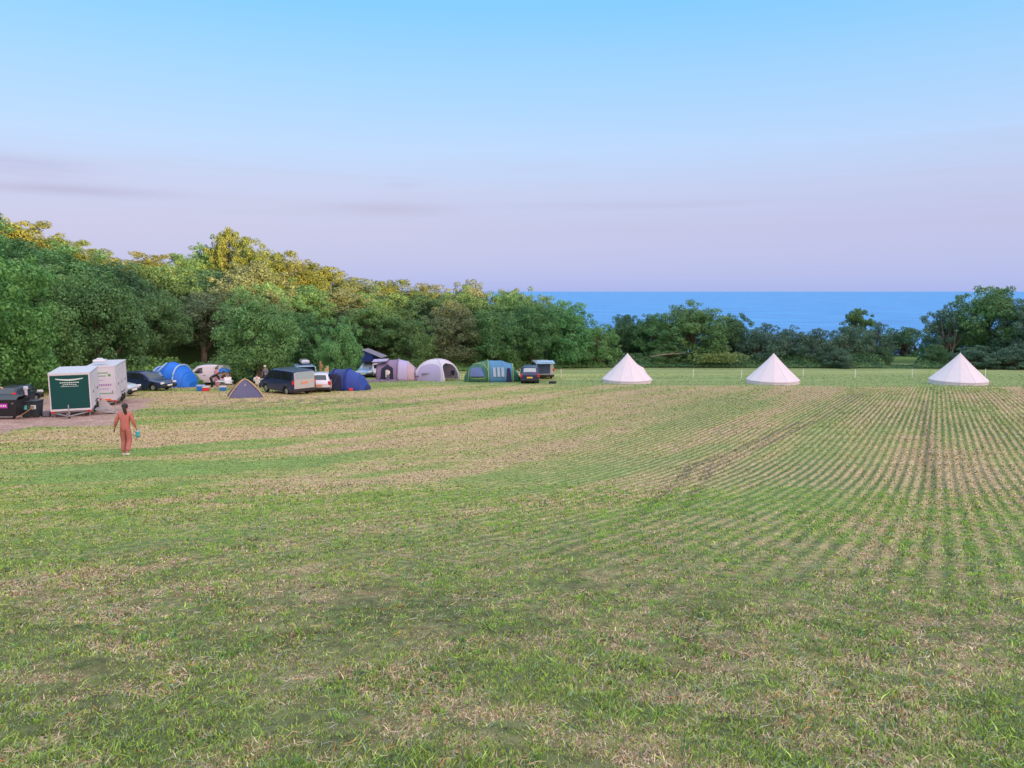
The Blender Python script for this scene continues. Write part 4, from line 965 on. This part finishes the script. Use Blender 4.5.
# ------------------------------------------------------------------ toilet trailers
def trailer(px,py,d,yaw_left,Wd,L,Ht,z0,front,label,writer,name='toilet_trailer',right=False):
    x,y,_=W(px,py,d);o=empty(name,(x,y,g1(x,y)),math.radians(yaw_left),label,'trailer','mobile toilet trailers')
    # front face at local y=0, extends to +y ; origin at front right corner
    cx=-Wd/2;cy=L/2
    MB().box((cx,cy,z0+Ht/2),(Wd,L,Ht),bev=.03).build('cabin',M['white_panel'],o)
    MB().box((cx,cy,z0+Ht+.022),(Wd+.06,L+.06,.04)).build('roof',M['white_panel'],o)
    f=MB()
    for xx in(-.025,-Wd+.025): f.box((xx,-.02,z0+Ht/2),(.05,.04,Ht))
    f.box((cx,-.02,z0+Ht-.035),(Wd-.105,.04,.07));f.box((cx,-.02,z0+.05),(Wd-.105,.04,.10));f.build('edge_frame',M['white_panel'],o)
    fp=MB().box((cx,-.012,z0+Ht/2),(Wd-.11,.03,Ht-.18)).build('front_panel',M[front],o);writer(o,fp,Wd,Ht,z0)
    ch=MB();ch.box((-.08,cy,z0-.07),(.08,L,.12));ch.box((-Wd+.08,cy,z0-.07),(.08,L,.12))
    for k in range(4): ch.box((cx,.2+k*(L-.4)/3,z0-.07),(Wd-.26,.07,.08))
    ch.tube([(-.2,0,z0-.12),(cx,-1.0,z0-.14)],.035,6);ch.tube([(-Wd+.2,0,z0-.12),(cx,-1.0,z0-.14)],.035,6);ch.build('chassis',M['galv'],o)
    for sx_ in(-.05,-Wd+.05):
        for yy in(L*.45,L*.62):
            sg=1 if sx_>-1 else -1
            t=MB().ring((sx_+sg*.02,yy,.26),(1,0,0),.18,.085,20,8).build('wheel',M['rubber'],o,smooth=True)
            MB().cyl((sx_-.03*sg,yy,.26),(sx_+.07*sg,yy,.26),.13,14).build('rim',M['steel'],t)
        MB().box((sx_+(.03 if sx_>-1 else -.03),L*.53,.60),(.2,1.15,.04),bev=.02).build('mudguard',M['black_plastic'],o)
    for sx_ in(-.12,-Wd+.12):
        for yy in(.15,L-.15): MB().tube([(sx_,yy,z0-.1),(sx_,yy,-.02)],.03,6).box((sx_,yy,.01),(.16,.16,.03)).build('corner_steady',M['galv'],o)
    jw=MB().tube([(cx,-.85,.75),(cx,-.85,.12)],.03,6).build('jockey_wheel',M['galv'],o);MB().cyl((cx-.04,-.85,.10),(cx+.04,-.85,.10),.10,12).build('tyre',M['rubber'],jw)
    for sx_ in(-.1,-Wd+.1): MB().box((sx_,-.055,z0-.05),(.16,.04,.09)).build('marker_lamp',M['lamp_red'],o)
    # doors along the right-hand side
    nd=2 if L<3.7 else 3
    for k in range(nd):
        plat=(k==0 and Wd>1.7)
        yy=.25+(k+.5)*(L-.4)/nd
        dr=MB().box((.014,yy,z0+Ht*.47),(.03,.68,Ht*.86),bev=.01).build('door',M['white_panel'],o)
        MB().box((.04,yy-.26,z0+Ht*.45),(.03,.04,.14)).build('handle',M['black_plastic'],dr)
        MB().box((.035,yy+.38,z0+Ht*.48),(.02,.045,Ht*.94)).build('door_trim',M['trim_grey'],o)
        if not plat: continue
        st=MB();st.box((.30,yy,z0-.12),(.5,.7,.04));st.box((.62,yy,z0-.32),(.28,.7,.04));st.box((.85,yy,z0-.46 if z0>.5 else .06),(.2,.7,.04));st.tube([(.05,yy-.34,z0-.12),(.92,yy-.34,.0)],.025,6);st.tube([(.05,yy+.34,z0-.12),(.92,yy+.34,.0)],.025,6);st.build('entry_steps',M['galv'],o)
    return o
def write_green(o,fp,Wd,Ht,z0):
    zt=z0+Ht-.28;mb=MB()
    P=[];n=16
    for i in range(n+1):
        u=-1+2*i/n;P.append((u,zt-.02+.05*u*u))
    for a,b in zip(P[:-1],P[1:]):
        if b[0]<=0 and False: pass
        mb.add([(-Wd/2+a[0]*.60,-.034,a[1]-.06*(1-abs(a[0])*.6)),(-Wd/2+b[0]*.60,-.034,b[1]-.06*(1-abs(b[0])*.6)),(-Wd/2+b[0]*.60,-.034,b[1]+.02),(-Wd/2+a[0]*.60,-.034,a[1]+.02)],[(0,1,2,3)])
    for k in range(9): mb.box((-Wd/2-.38+k*.095,-.034,zt-.17),(.07,.008,.045))
    for k in range(7): mb.box((-Wd/2-.27+k*.09,-.034,zt-.28+.03*(1-abs(k-3)/3)),(.065,.008,.035))
    for k in range(10): mb.box((-Wd/2-.36+k*.08,-.034,zt-.36),(.06,.008,.025))
    mb.build('print',M['ink_white'],fp)
def write_white(o,fp,Wd,Ht,z0):
    g=MB();c=-.70
    for k in range(6): g.box((c-.40+k*.13,-.034,z0+Ht-.38),(.10,.008,.07))
    for k in range(5): g.box((c-.40+k*.13,-.034,z0+Ht-.56),(.10,.008,.06))
    g.box((c+.38,-.034,z0+Ht-.52),(.14,.008,.14));g.box((c-.02,-.034,z0+.42),(1.15,.008,.05));g.box((c+.50,-.034,z0+.50),(.05,.008,.16));g.build('print',M['ink_green'],fp)
    p=MB()
    for k,h_ in enumerate((.12,.16,.12,.12,.10,.12,.12,.10)): p.box((c-.42+k*.12,-.034,z0+Ht*.46),(.085,.008,h_))
    for k in range(7): p.box((c-.40+k*.11,-.034,z0+Ht*.34),(.08,.008,.04))
    for k in range(5): p.box((c-.38+k*.10,-.034,z0+Ht*.60),(.07,.008,.04))
    p.build('print',M['ink_purple'],fp)
trA=trailer(91.5,405,37.3,23,1.80,3.6,1.88,.34,'green_panel','dark green fronted toilet trailer with white frame, nearest the bins',write_green)
trB=trailer(117,399,43.6,19.5,1.50,4.2,2.02,.32,'white_panel','white toilet trailer with small green and purple lettering, behind the green one',write_white)
mb=MB().box((-.9,.8,2.62),(.7,.6,.16),bev=.05).box((-.9,.8,2.72),(.35,.3,.12),bev=.04);mb.build('roof_vent',M['white_panel'],trB)
mb=MB().box((-.55,-.07,.36),(.5,.03,.12));mb.build('light_board',M['orange_plastic'],trB)
def place(px,py,d=None):
    if d: x,y,_=W(px,py,d)
    else: x,y=at(px,py)
    return x,y,g1(x,y)
x,y,z=place(68,412,37.4)
o=empty('warning_board',(x,y,z),math.radians(25),'small red and white warning board leaning below the green trailer front','warning board')
for i in range(4): MB().prism([(-.10,.05+i*.12),(.10,.09+i*.12),(.10,.20+i*.12),(-.10,.16+i*.12)],0,.02).build('stripe',M['red_plastic' if i%2 else 'shoe_white'],o)
MB().tube([(0,.06,0),(0,.02,.55)],.015,6).build('stand',M['galv'],o)
for i,(px,py,d,h_) in enumerate(((57,412,37.5,.95),(83,413,37.5,1.0))):
    x,y,z=place(px,py,d);mb=MB().tube([(0,0,-.1),(0,0,h_)],.02,7);q=mb.build('marker_pole',M['galv'],None,loc=(x,y,z))
    tag(q,['thin grey pole in front of the green panel, left end','thin grey pole in front of the green panel, right end'][i],'pole','thin poles in front of the green trailer')
x,y,z=place(104,412,40.6);sb=empty('ramp_board',(x,y,z),math.radians(20),'pale folded ramp leaning beside the gap between the two trailers','ramp')
MB().box((0,0,.28),(.5,.06,.75),Matrix.Rotation(math.radians(-38),3,'Y')).build('ramp_plate',M['trim_grey'],sb);MB().tube([(-.2,.05,.55),(.3,.05,0)],.02,6).build('side_rail',M['steel'],sb);MB().box((-.22,-.05,.62),(.3,.03,.1)).build('reflector',M['red_plastic'],sb)
x,y,z=place(106,404,42);rbx=MB().box((0,0,.18),(.5,.35,.36),bev=.06).build('red_bag',M['red_plastic'],None,loc=(x-.2,y,z));tag(rbx,'red bag on the gravel in front of the white trailer','bag')

# ------------------------------------------------------------------ bins
def wheelie(px,py,d,sign,label,yaw=0):
    x,y,z=place(px,py,d);o=empty('wheelie_bin',(x,y,z),math.radians(yaw),label,'wheelie bin','small wheelie bins by the toilet trailer')
    o.scale=(.8,.8,.82);mb=MB();rows=[]
    for zz_,wx,wy in((.06,.20,.22),(.5,.23,.27),(.95,.26,.32),(1.0,.28,.34)): rows.append([(wx,wy,zz_),(-wx,wy,zz_),(-wx,-wy,zz_),(wx,-wy,zz_)])
    mb.grid(rows,True);mb.f.append((0,1,2,3));mb.build('bin_body',M['dark_bin'],o)
    MB().box((0,0,1.035),(.60,.74,.06),bev=.025).box((0,.36,1.03),(.5,.06,.08),bev=.02).build('lid',M['dark_bin'],o)
    MB().tube([(-.22,.40,.98),(.22,.40,.98)],.018,7).build('handle',M['dark_bin'],o)
    for s_ in(-1,1): MB().cyl((s_*.20,.22,.10),(s_*.26,.22,.10),.10,14).build('wheel',M['rubber'],o)
    MB().box((.0,-.306,.70),(.34,.012,.30),Matrix.Rotation(math.radians(-5),3,'X')).build('label_sticker',M[sign],o)
wheelie(28.2,417,36.6,'sign_cyan','wheelie bin with bright cyan sticker, next to the big black container')
wheelie(37.2,417,36.8,'sign_pale','wheelie bin with pale blue sticker, nearest the green trailer')
x,y,z=place(4,417,36.2);o=empty('rubbish_container',(x,y,z),0,'big black four wheeled rubbish container with purple sign at the left edge','rubbish container')
rows=[[(wx,wy,zz_),(-wx,wy,zz_),(-wx,-wy,zz_),(wx,-wy,zz_)] for zz_,wx,wy in((.18,.88,.42),(.7,.98,.50),(1.0,1.02,.54))]
mb=MB().grid(rows,True);mb.f.append((0,1,2,3));mb.build('container_body',M['black_plastic'],o)
MB().grid([[(-1.04,-.56,1.01),(1.04,-.56,1.01)],[(-1.04,-.35,1.14),(1.04,-.35,1.14)],[(-1.04,.1,1.17),(1.04,.1,1.17)],[(-1.04,.56,1.02),(1.04,.56,1.02)]]).build('lid',M['dark_bin'],o,solid=.03)
sgn=MB().box((.34,-.56,.72),(.52,.014,.22)).build('purple_sign',M['sign_purple'],o)
q=MB()
for k in range(5): q.box((.17+k*.085,-.571,.72),(.05,.006,.07))
q.build('print',M['plate_white'],sgn)
for a in(-.75,.75):
    for b in(-.35,.35): MB().cyl((a-.03,b,.09),(a+.03,b,.09),.09,12).build('castor',M['rubber'],o)
for b in(-.9,.9): MB().tube([(b,-.6,.85),(b,-.66,.85)],.03,6).build('lift_pin',M['galv'],o)
x,y,z=place(2,404,42);rg_=MB().ring((0,0,.95),(.2,1,0),.19,.05,22,8).tube([(0,0,0),(0,0,.8)],.025,6).build('hose_reel',M['wood_pale'],None,loc=(x,y,z));tag(rg_,'pale coiled hose ring hung on a stake at the far left edge','hose')
x,y,z=place(27,404,42.5);q=MB().box((0,0,.5),(.12,.12,1.0),bev=.02).box((0,0,1.08),(.24,.16,.20),bev=.04).build('water_tap_post',M['white_panel'],None,loc=(x,y,z));tag(q,'white post standing behind the wheelie bins','post')
x,y,z=place(47,417,37);q=MB().box((0,0,.15),(.35,.3,.3),bev=.06).box((.4,0,.10),(.25,.2,.2),bev=.05).build('water_container',M['grey_cloth'],None,loc=(x,y,z));tag(q,'small grey container on the gravel between bins and green trailer','container')
x,y,z=place(24,419,35.6);q=MB().tube([(-.45,0,.02),(.35,.1,.55)],.025,6).box((.38,.1,.60),(.14,.05,.14)).build('broom',M['wood'],None,loc=(x,y,z));tag(q,'wooden handled broom leaning against the black container','broom')

# ------------------------------------------------------------------ electric fence
fp=[(561,91.5/1.2),(693,73.8),(741.5,73.8),(803,79),(855,73.8),(912,73.8)]
x,y,z=place(561,378,73.8);fe=empty('electric_fence',(x,y,z),0,'low electric fence on thin white posts behind the bell tents','electric fence')
tops=[]
for px,d in [(520,74.5),(561,73.8),(627,74.0),(693,73.8),(741.5,73.8),(803,75),(855,73.8),(912,73.8),(985,74),(1060,74)]:
    X_,Y_,Z_=place(px,378,d);lx,ly,lz=X_-x,Y_-y,Z_-z
    MB().tube([(lx,ly,lz-.1),(lx,ly,lz+.80)],.028,7).tube([(lx,ly,lz+.80),(lx,ly,lz+.86)],.04,7).build('post',M['post_white'],fe);tops.append((lx,ly,lz+.72))
mb=MB()
for a,b in zip(tops[:-1],tops[1:]):
    m_=((a[0]+b[0])/2,(a[1]+b[1])/2,(a[2]+b[2])/2-.06);mb.tube([a,m_,b],.008,5)
mb.build('wire',M['rope'],fe)
x,y,z=place(929,377,75);q=MB().tube([(0,0,-.1),(0,0,.7)],.02,6).box((.12,0,.6),(.22,.012,.18)).build('marker_flag',M['tent_lime'],None,loc=(x,y,z));tag(q,'small yellow marker flag left of the rightmost bell tent','flag')
x,y,z=place(552,385,66);q=MB().ell((0,0,.10),(.32,.2,.14)).ell((.25,.05,.12),(.16,.12,.1)).build('dark_bag',M['black_cloth'],None,loc=(x,y,z));tag(q,'small dark bag lying alone on the grass left of the leftmost bell tent','bag')
# wooden posts by the wood edge
for i,(px,top,lab) in enumerate(((320.5,361,'taller wooden post at the wood edge behind the white hatchback'),(327.5,366,'shorter pale wooden post at the wood edge behind the white hatchback'))):
    X_,Y_,zt=W(px,top,64);z=g1(X_,Y_);h_=zt-z
    mb=MB().box((0,0,h_/2-.15),(.16,.16,h_+.3),bev=.02);mb.box((.10 if i==0 else -.1,-.1,h_*.8),(.30,.04,.28))
    q=mb.build('wooden_post',M['wood' if i==0 else 'wood_pale'],None,loc=(X_,Y_,z));tag(q,lab,'post','wooden posts at the wood edge')
# fallen pale branches at the hedge foot
for i,(px,py,ln,lab) in enumerate(((668,355,4.2,'long pale fallen branch lying in the hedge foot right of the leftmost bell tent'),)):
    X_,Y_,Z_=W(px,py,88.5);mb=MB().tube([(-ln/2,0,-.2),(-.5,.1,.05),(ln/2,0,.25)],[.05,.07,.03],7).tube([(0,0,.1),(1.2,-.2,.5)],[.04,.015],5).tube([(-.8,0,0),(-1.6,-.2,.3)],[.04,.015],5)
    q=mb.build('fallen_branch',M['bark_pale'],None,loc=(X_,Y_,Z_));tag(q,lab,'branch')

# ------------------------------------------------------------------ people
def skin(name,verts,edges,radii,m,parent,sub=1):
    me=bpy.data.meshes.new(name+'_s');me.from_pydata(verts,edges,[]);me.update()
    o=bpy.data.objects.new(name+'_tmp',me);COL.objects.link(o)
    md=o.modifiers.new('S','SKIN');md.use_smooth_shade=True
    for i,r in enumerate(radii):
        sv=me.skin_vertices[0].data[i];sv.radius=(r,r) if not isinstance(r,tuple) else r;sv.use_root=(i==0)
    sb=o.modifiers.new('B','SUBSURF');sb.levels=sub;sb.render_levels=sub
    dg=bpy.context.evaluated_depsgraph_get();m2=bpy.data.meshes.new_from_object(o.evaluated_get(dg));bpy.data.objects.remove(o)
    m2.name=name;m2.materials.clear();q=linkmesh(name,m2,M[m],parent,smooth=True);return q
POSES={
 'walk':dict(pel=(0,0,.93),che=(0,.05,1.32),nek=(0,.06,1.47),hed=(0,.10,1.60),shL=(-.175,.05,1.40),elL=(-.27,.0,1.15),wrL=(-.36,.10,.94),shR=(.175,.05,1.40),elR=(.25,.02,1.14),wrR=(.30,.10,.91),hiL=(-.085,0,.90),knL=(-.10,.10,.50),anL=(-.10,-.02,.09),hiR=(.085,0,.90),knR=(.09,.06,.50),anR=(.09,-.20,.13)),
 'stand':dict(pel=(0,0,.93),che=(0,.02,1.32),nek=(0,.03,1.47),hed=(0,.05,1.60),shL=(-.18,.02,1.40),elL=(-.24,.05,1.13),wrL=(-.14,.25,1.05),shR=(.18,.02,1.40),elR=(.25,.0,1.13),wrR=(.24,.12,.90),hiL=(-.09,0,.90),knL=(-.10,.03,.49),anL=(-.11,0,.08),hiR=(.09,0,.90),knR=(.11,.03,.49),anR=(.12,0,.08)),
 'bend':dict(pel=(0,0,.88),che=(0,.36,1.12),nek=(0,.50,1.17),hed=(0,.62,1.17),shL=(-.18,.42,1.14),elL=(-.22,.55,.88),wrL=(-.16,.62,.66),shR=(.18,.42,1.14),elR=(.22,.55,.90),wrR=(.18,.64,.68),hiL=(-.09,-.02,.86),knL=(-.12,.10,.47),anL=(-.13,0,.08),hiR=(.09,-.02,.86),knR=(.12,.10,.47),anR=(.15,.0,.08)),
 'sit':dict(pel=(0,0,.50),che=(0,-.08,.88),nek=(0,-.07,1.03),hed=(0,-.02,1.16),shL=(-.18,-.08,.96),elL=(-.25,.05,.72),wrL=(-.15,.26,.66),shR=(.18,-.08,.96),elR=(.25,.05,.72),wrR=(.15,.26,.66),hiL=(-.09,.03,.49),knL=(-.13,.42,.50),anL=(-.13,.46,.08),hiR=(.09,.03,.49),knR=(.13,.42,.50),anR=(.14,.48,.08)),
}
def person(px,py,yaw,pose,top,bottom,hair,label,skinm='skin',d=None,scale=1.0,tail=False,shoes='shoe_white',barelegs=False,cap=False,wide=1.0,zoff=0):
    x,y,z=place(px,py,d);o=empty('person',(x,y,z+zoff),math.radians(yaw),label,'person')
    o.scale=(scale,)*3;J={k:Vector(v) for k,v in POSES[pose].items()}
    V=[];E_=[];Rr=[]
    def a(p,r,to=None):
        V.append(tuple(p));Rr.append(r);i=len(V)-1
        if to is not None:E_.append((to,i))
        return i
    ip=a(J['pel'],(.14,.10));ic=a(J['che'],(.135,.095),ip);inn=a(J['nek'],.052,ic);ih=a(J['hed']-Vector((0,0,.03)),.082,inn);a(J['hed']+Vector((0,0,.07)),(.078,.085),ih)
    for s_ in'LR':
        sg=-1 if s_=='L' else 1
        i=a(J['sh'+s_],.055,ic);i=a(J['el'+s_],.038,i);w_=a(J['wr'+s_],.026,i)
        dr=(J['wr'+s_]-J['el'+s_]).normalized();sd_=Vector((0,1,0)).cross(dr).normalized() if abs(dr.y)<.9 else Vector((1,0,0));bk=dr.cross(sd_).normalized()
        pm=a(J['wr'+s_]+dr*.06,(.032,.02),w_)
        for k in range(4):
            u=(k-1.5)*.018;l=(.062,.075,.07,.052)[k];b_=J['wr'+s_]+dr*.09+bk*u
            f1=a(b_,.0085,pm);f2=a(b_+dr*l*.5-sd_*sg*.006,.008,f1);a(b_+dr*l*.85-sd_*sg*.022,.007,f2)
        t1=a(J['wr'+s_]+dr*.035+bk*.035,.011,w_);a(J['wr'+s_]+dr*.075+bk*.058,.009,t1)
        i=a(J['hi'+s_],.085,ip);i=a(J['kn'+s_],.055,i);i=a(J['an'+s_],.036,i);a(J['an'+s_]+Vector((0,.10,-.04)),.03,i)
    bo=skin('body',V,E_,Rr,skinm,o,1)
    # face
    h=J['hed'];fw=Vector((0,1,0))
    MB().tube([h+Vector((0,.078,.02)),h+Vector((0,.102,-.008)),h+Vector((0,.082,-.02))],[.009,.014,.008],6).build('nose',M[skinm],o)
    for s_ in(-1,1):
        MB().ell(h+Vector((s_*.032,.078,.028)),(.012,.008,.009),8,6).build('eye',M['black_cloth'],o)
        MB().ell(h+Vector((s_*.086,.0,.01)),(.012,.02,.03),8,6).build('ear',M[skinm],o)
    MB().ell(h+Vector((0,.083,-.035)),(.022,.006,.006),8,6).build('mouth',M['maroon_cloth'],o)
    # clothes
    V=[];E_=[];Rr=[];w=wide
    hb=a(J['pel']+Vector((0,0,-.11)),(.175*w,.135*w));ip=a(J['pel']+Vector((0,0,.03)),(.17*w,.13*w),hb);m_=a(J['pel'].lerp(J['che'],.5),(.150*w,.115*w),ip);ic=a(J['che'],(.155*w,.115*w),m_);a(J['nek']-Vector((0,0,.015)),.065,ic)
    for s_ in'LR':
        i=a(J['sh'+s_],.075*w,ic);i=a(J['el'+s_],.060*w,i);a(J['el'+s_].lerp(J['wr'+s_],.88),.044*w,i)
    skin('top',V,E_,Rr,top,o,1)
    V=[];E_=[];Rr=[]
    ip=a(J['pel']+Vector((0,0,.06)),(.115*w,.09*w))
    for s_ in'LR':
        i=a(J['hi'+s_]+Vector((0,0,-.02)),.100*w,ip);k=J['kn'+s_];i=a(J['hi'+s_].lerp(k,.4),.102*w,i);i=a(k,.090*w,i)
        if not barelegs: a(k.lerp(J['an'+s_],.90),.078*w,i)
    skin('trousers',V,E_,Rr,bottom,o,1)
    for s_ in'LR':
        an=J['an'+s_];V=[];E_=[];Rr=[];i=a(an+Vector((0,-.03,-.02)),.046);i=a(an+Vector((0,.05,-.04)),.044,i);a(an+Vector((0,.15,-.05)),.034,i);skin('shoe',V,E_,Rr,shoes,o,1)
    hm=MB().ell(h+Vector((0,-.018,.045)),(.096,.105,.10),14,9)
    if tail: hm.tube([h+Vector((0,-.09,.04)),h+Vector((.02,-.12,-.06)),h+Vector((.06,-.11,-.20)),h+Vector((.09,-.09,-.34))],[.05,.055,.042,.015],9)
    hm.build('hair',M[hair],o,smooth=True)
    if cap: MB().ell(h+Vector((0,-.01,.08)),(.103,.112,.075),14,7).box(h+Vector((0,.12,.06)),(.14,.10,.02)).build('cap',M['white_cloth'],o,smooth=True)
    return o,J
wx,wy=at(126,456)
o,J=person(127,456,6,'walk','coral','coral_dark','hair_dark','woman in a coral pink tracksuit with long dark ponytail walking away across the grass',tail=True,scale=1.0,wide=1.04)
def world(o,v):
    c,s_=math.cos(o.rotation_euler.z),math.sin(o.rotation_euler.z);v=v*o.scale[0];return Vector((o.location.x+c*v.x-s_*v.y,o.location.y+s_*v.x+c*v.y,o.location.z+v.z))
p=world(o,J['wrR']+Vector((.03,.03,-.17)));bt=empty('water_bottle',p,.1,'cyan and black drinks bottle carried in the right hand of the walking woman','bottle')
MB().cyl((0,0,-.12),(0,0,.05),.058,16).build('bottle_body',M['cyan_plastic'],bt,smooth=False);MB().cyl((0,0,.051),(0,0,.075),.035,12).build('cap',M['shoe_white'],bt);MB().cyl((0,0,-.145),(0,0,-.121),.06,16).build('base',M['black_plastic'],bt)
MB().ring((0,0,.09),(0,1,0),.035,.007,14,6).build('handle',M['cyan_plastic'],bt)
p=world(o,J['wrL']+Vector((-.04,.05,-.10)));ph=MB().box((0,0,0),(.012,.075,.15),bev=.004).build('mobile_phone',M['black_plastic'],None,loc=p,rot=(.5,.3,.1));tag(ph,'dark phone held in the left hand of the walking woman','phone')

person(211.5,389,-60,'bend','black_cloth','black_cloth','hair_dark','person dressed in black bending over beside the blue cool box',scale=1.0,shoes='shoe_white')
person(217.5,388,150,'stand','pink_cloth','pink_cloth','hair_dark','person in pale pink clothes standing in front of the white van',skinm='skin_pale',scale=.98,wide=1.1)
person(224,386,120,'sit','maroon_cloth','black_cloth','hair_dark','seated person in a dark maroon top at the right end of the white van',scale=1.0,zoff=.0)
person(250.5,381,30,'stand','teal_cloth','teal_cloth','hair_dark','person in teal standing behind the small purple tent',d=66)
person(257.5,390,10,'sit','skin_pale' if False else 'white_cloth','black_cloth','hair_dark','dark haired person seated with pale top between purple tent and navy van',skinm='skin_pale',d=57.5)
person(266,386,170,'stand','grey_cloth','black_cloth','hair_grey','person in grey with pale cap standing beyond the front of the navy van',cap=True,d=63.5)
person(404.5,380,160,'sit','black_cloth','grey_cloth','hair_dark','person in dark clothes sitting at the right foot of the mauve tent',skinm='skin_pale')
person(388,380,180,'stand','white_cloth','grey_cloth','hair_dark','person in white standing in the doorway of the mauve tent',skinm='skin_pale',d=67.5,scale=.72)

# ------------------------------------------------------------------ camping furniture
def chair(px,py,yaw,m,label,d=None):
    x,y,z=place(px,py,d);o=empty('camping_chair',(x,y,z),math.radians(yaw),label,'camping chair','folding camping chairs')
    MB().grid([[(-.25,-.22,.43),(0,-.22,.40),(.25,-.22,.43)],[(-.25,.24,.46),(0,.24,.43),(.25,.24,.46)]]).build('seat',M[m],o,solid=.012)
    MB().grid([[(-.25,-.24,.44),(0,-.27,.44),(.25,-.24,.44)],[(-.27,-.38,.92),(0,-.41,.90),(.27,-.38,.92)]]).build('backrest',M[m],o,solid=.012)
    for s_ in(-1,1):
        MB().tube([(s_*.27,-.39,.93),(s_*.26,-.22,.42),(s_*.26,.28,.0)],.012,6).build('leg',M['steel'],o)
        MB().tube([(s_*.27,-.30,.0),(s_*.27,.26,.46),(s_*.27,.26,.64)],.012,6).build('leg',M['steel'],o)
        MB().tube([(s_*.28,-.30,.64),(s_*.28,.27,.65)],.024,6).build('armrest',M[m],o)
chair(222.5,387,100,'white_cloth','white camping chair beside the seated person in maroon')
chair(229,389,-150,'white_cloth','white camping chair closest to the left side of the small purple tent')
chair(260.5,389.5,20,'white_cloth','pale camping chair between the small purple tent and the navy van',d=58)
chair(409,380.3,170,'black_cloth','black camping chair next to the seated person by the mauve tent')
chair(417.5,380.5,200,'maroon_cloth','dark red camping chair left of the white dome shelter')
chair(436.5,380.6,180,'teal_cloth','teal camping chair in front of the white dome shelter')
chair(451,380,150,'black_cloth','black camping chair inside the open side of the dome shelter',d=70)
def table(px,py,label,m,L=1.1,d=None,yaw=0):
    x,y,z=place(px,py,d);o=empty('folding_table',(x,y,z),math.radians(yaw),label,'folding table','folding tables on the campsite')
    MB().box((0,0,.70),(L,.6,.03),bev=.008).build('tabletop',M[m],o)
    for a in(-1,1):
        for b in(-1,1): MB().tube([(a*(L/2-.06),b*.26,.685),(a*(L/2-.16),b*.26,-.02)],.014,6).build('leg',M['steel'],o)
table(225,390,'pale folding table with blue things under it beside the white chairs','white_panel',1.2)
table(428,380.8,'dark folding table in front of the left side of the dome shelter','grey_cloth',1.2)
def cool(px,py,m,lid,label,s=1.,d=None):
    x,y,z=place(px,py,d);o=empty('cool_box',(x,y,z),.2,label,'cool box')
    MB().box((0,0,.18*s),(.58*s,.38*s,.36*s),bev=.03).build('box_body',M[m],o);MB().box((0,0,.395*s),(.62*s,.42*s,.06),bev=.02).build('lid',M[lid],o)
    MB().tube([(-.31*s,0,.30*s),(-.28*s,0,.50*s),(.28*s,0,.50*s),(.31*s,0,.30*s)],.012,6).build('handle',M['white_panel'],o)
cool(201,391,'blue_plastic','tent_blue_light','bright blue cool box left of the person bending in black')
cool(206,391.3,'red_plastic','white_panel','red cool box with white lid right of the bright blue cool box',.8)
cool(223,391,'blue_plastic','white_panel','blue and white cool box under the pale folding table',.8)
x,y,z=place(351,391);q=MB().box((0,0,.10),(.34,.2,.2),bev=.04).tube([(-.1,0,.2),(0,0,.27),(.1,0,.2)],.012,5).build('red_bag',M['red_plastic'],None,loc=(x,y,z));tag(q,'small red bag on the grass in front of the navy blue tent','bag')
x,y,z=place(221,378,64.0);q=MB()
q.grid([[(.95*math.cos(t)*r_,.95*math.sin(t)*r_,1.95-.42*r_*r_) for t in np.linspace(0,2*math.pi,9)[:-1]] for r_ in(.02,.5,1.0)],True)
u_=empty('sun_umbrella',(x+.3,y,z),0,'blue sun umbrella standing at the right end of the white van','umbrella');q.build('canopy',M['tent_blue'],u_,solid=.01);MB().tube([(0,0,0),(0,0,1.98)],.02,6).build('pole',M['steel'],u_);u_.scale=(.6,.6,.80)
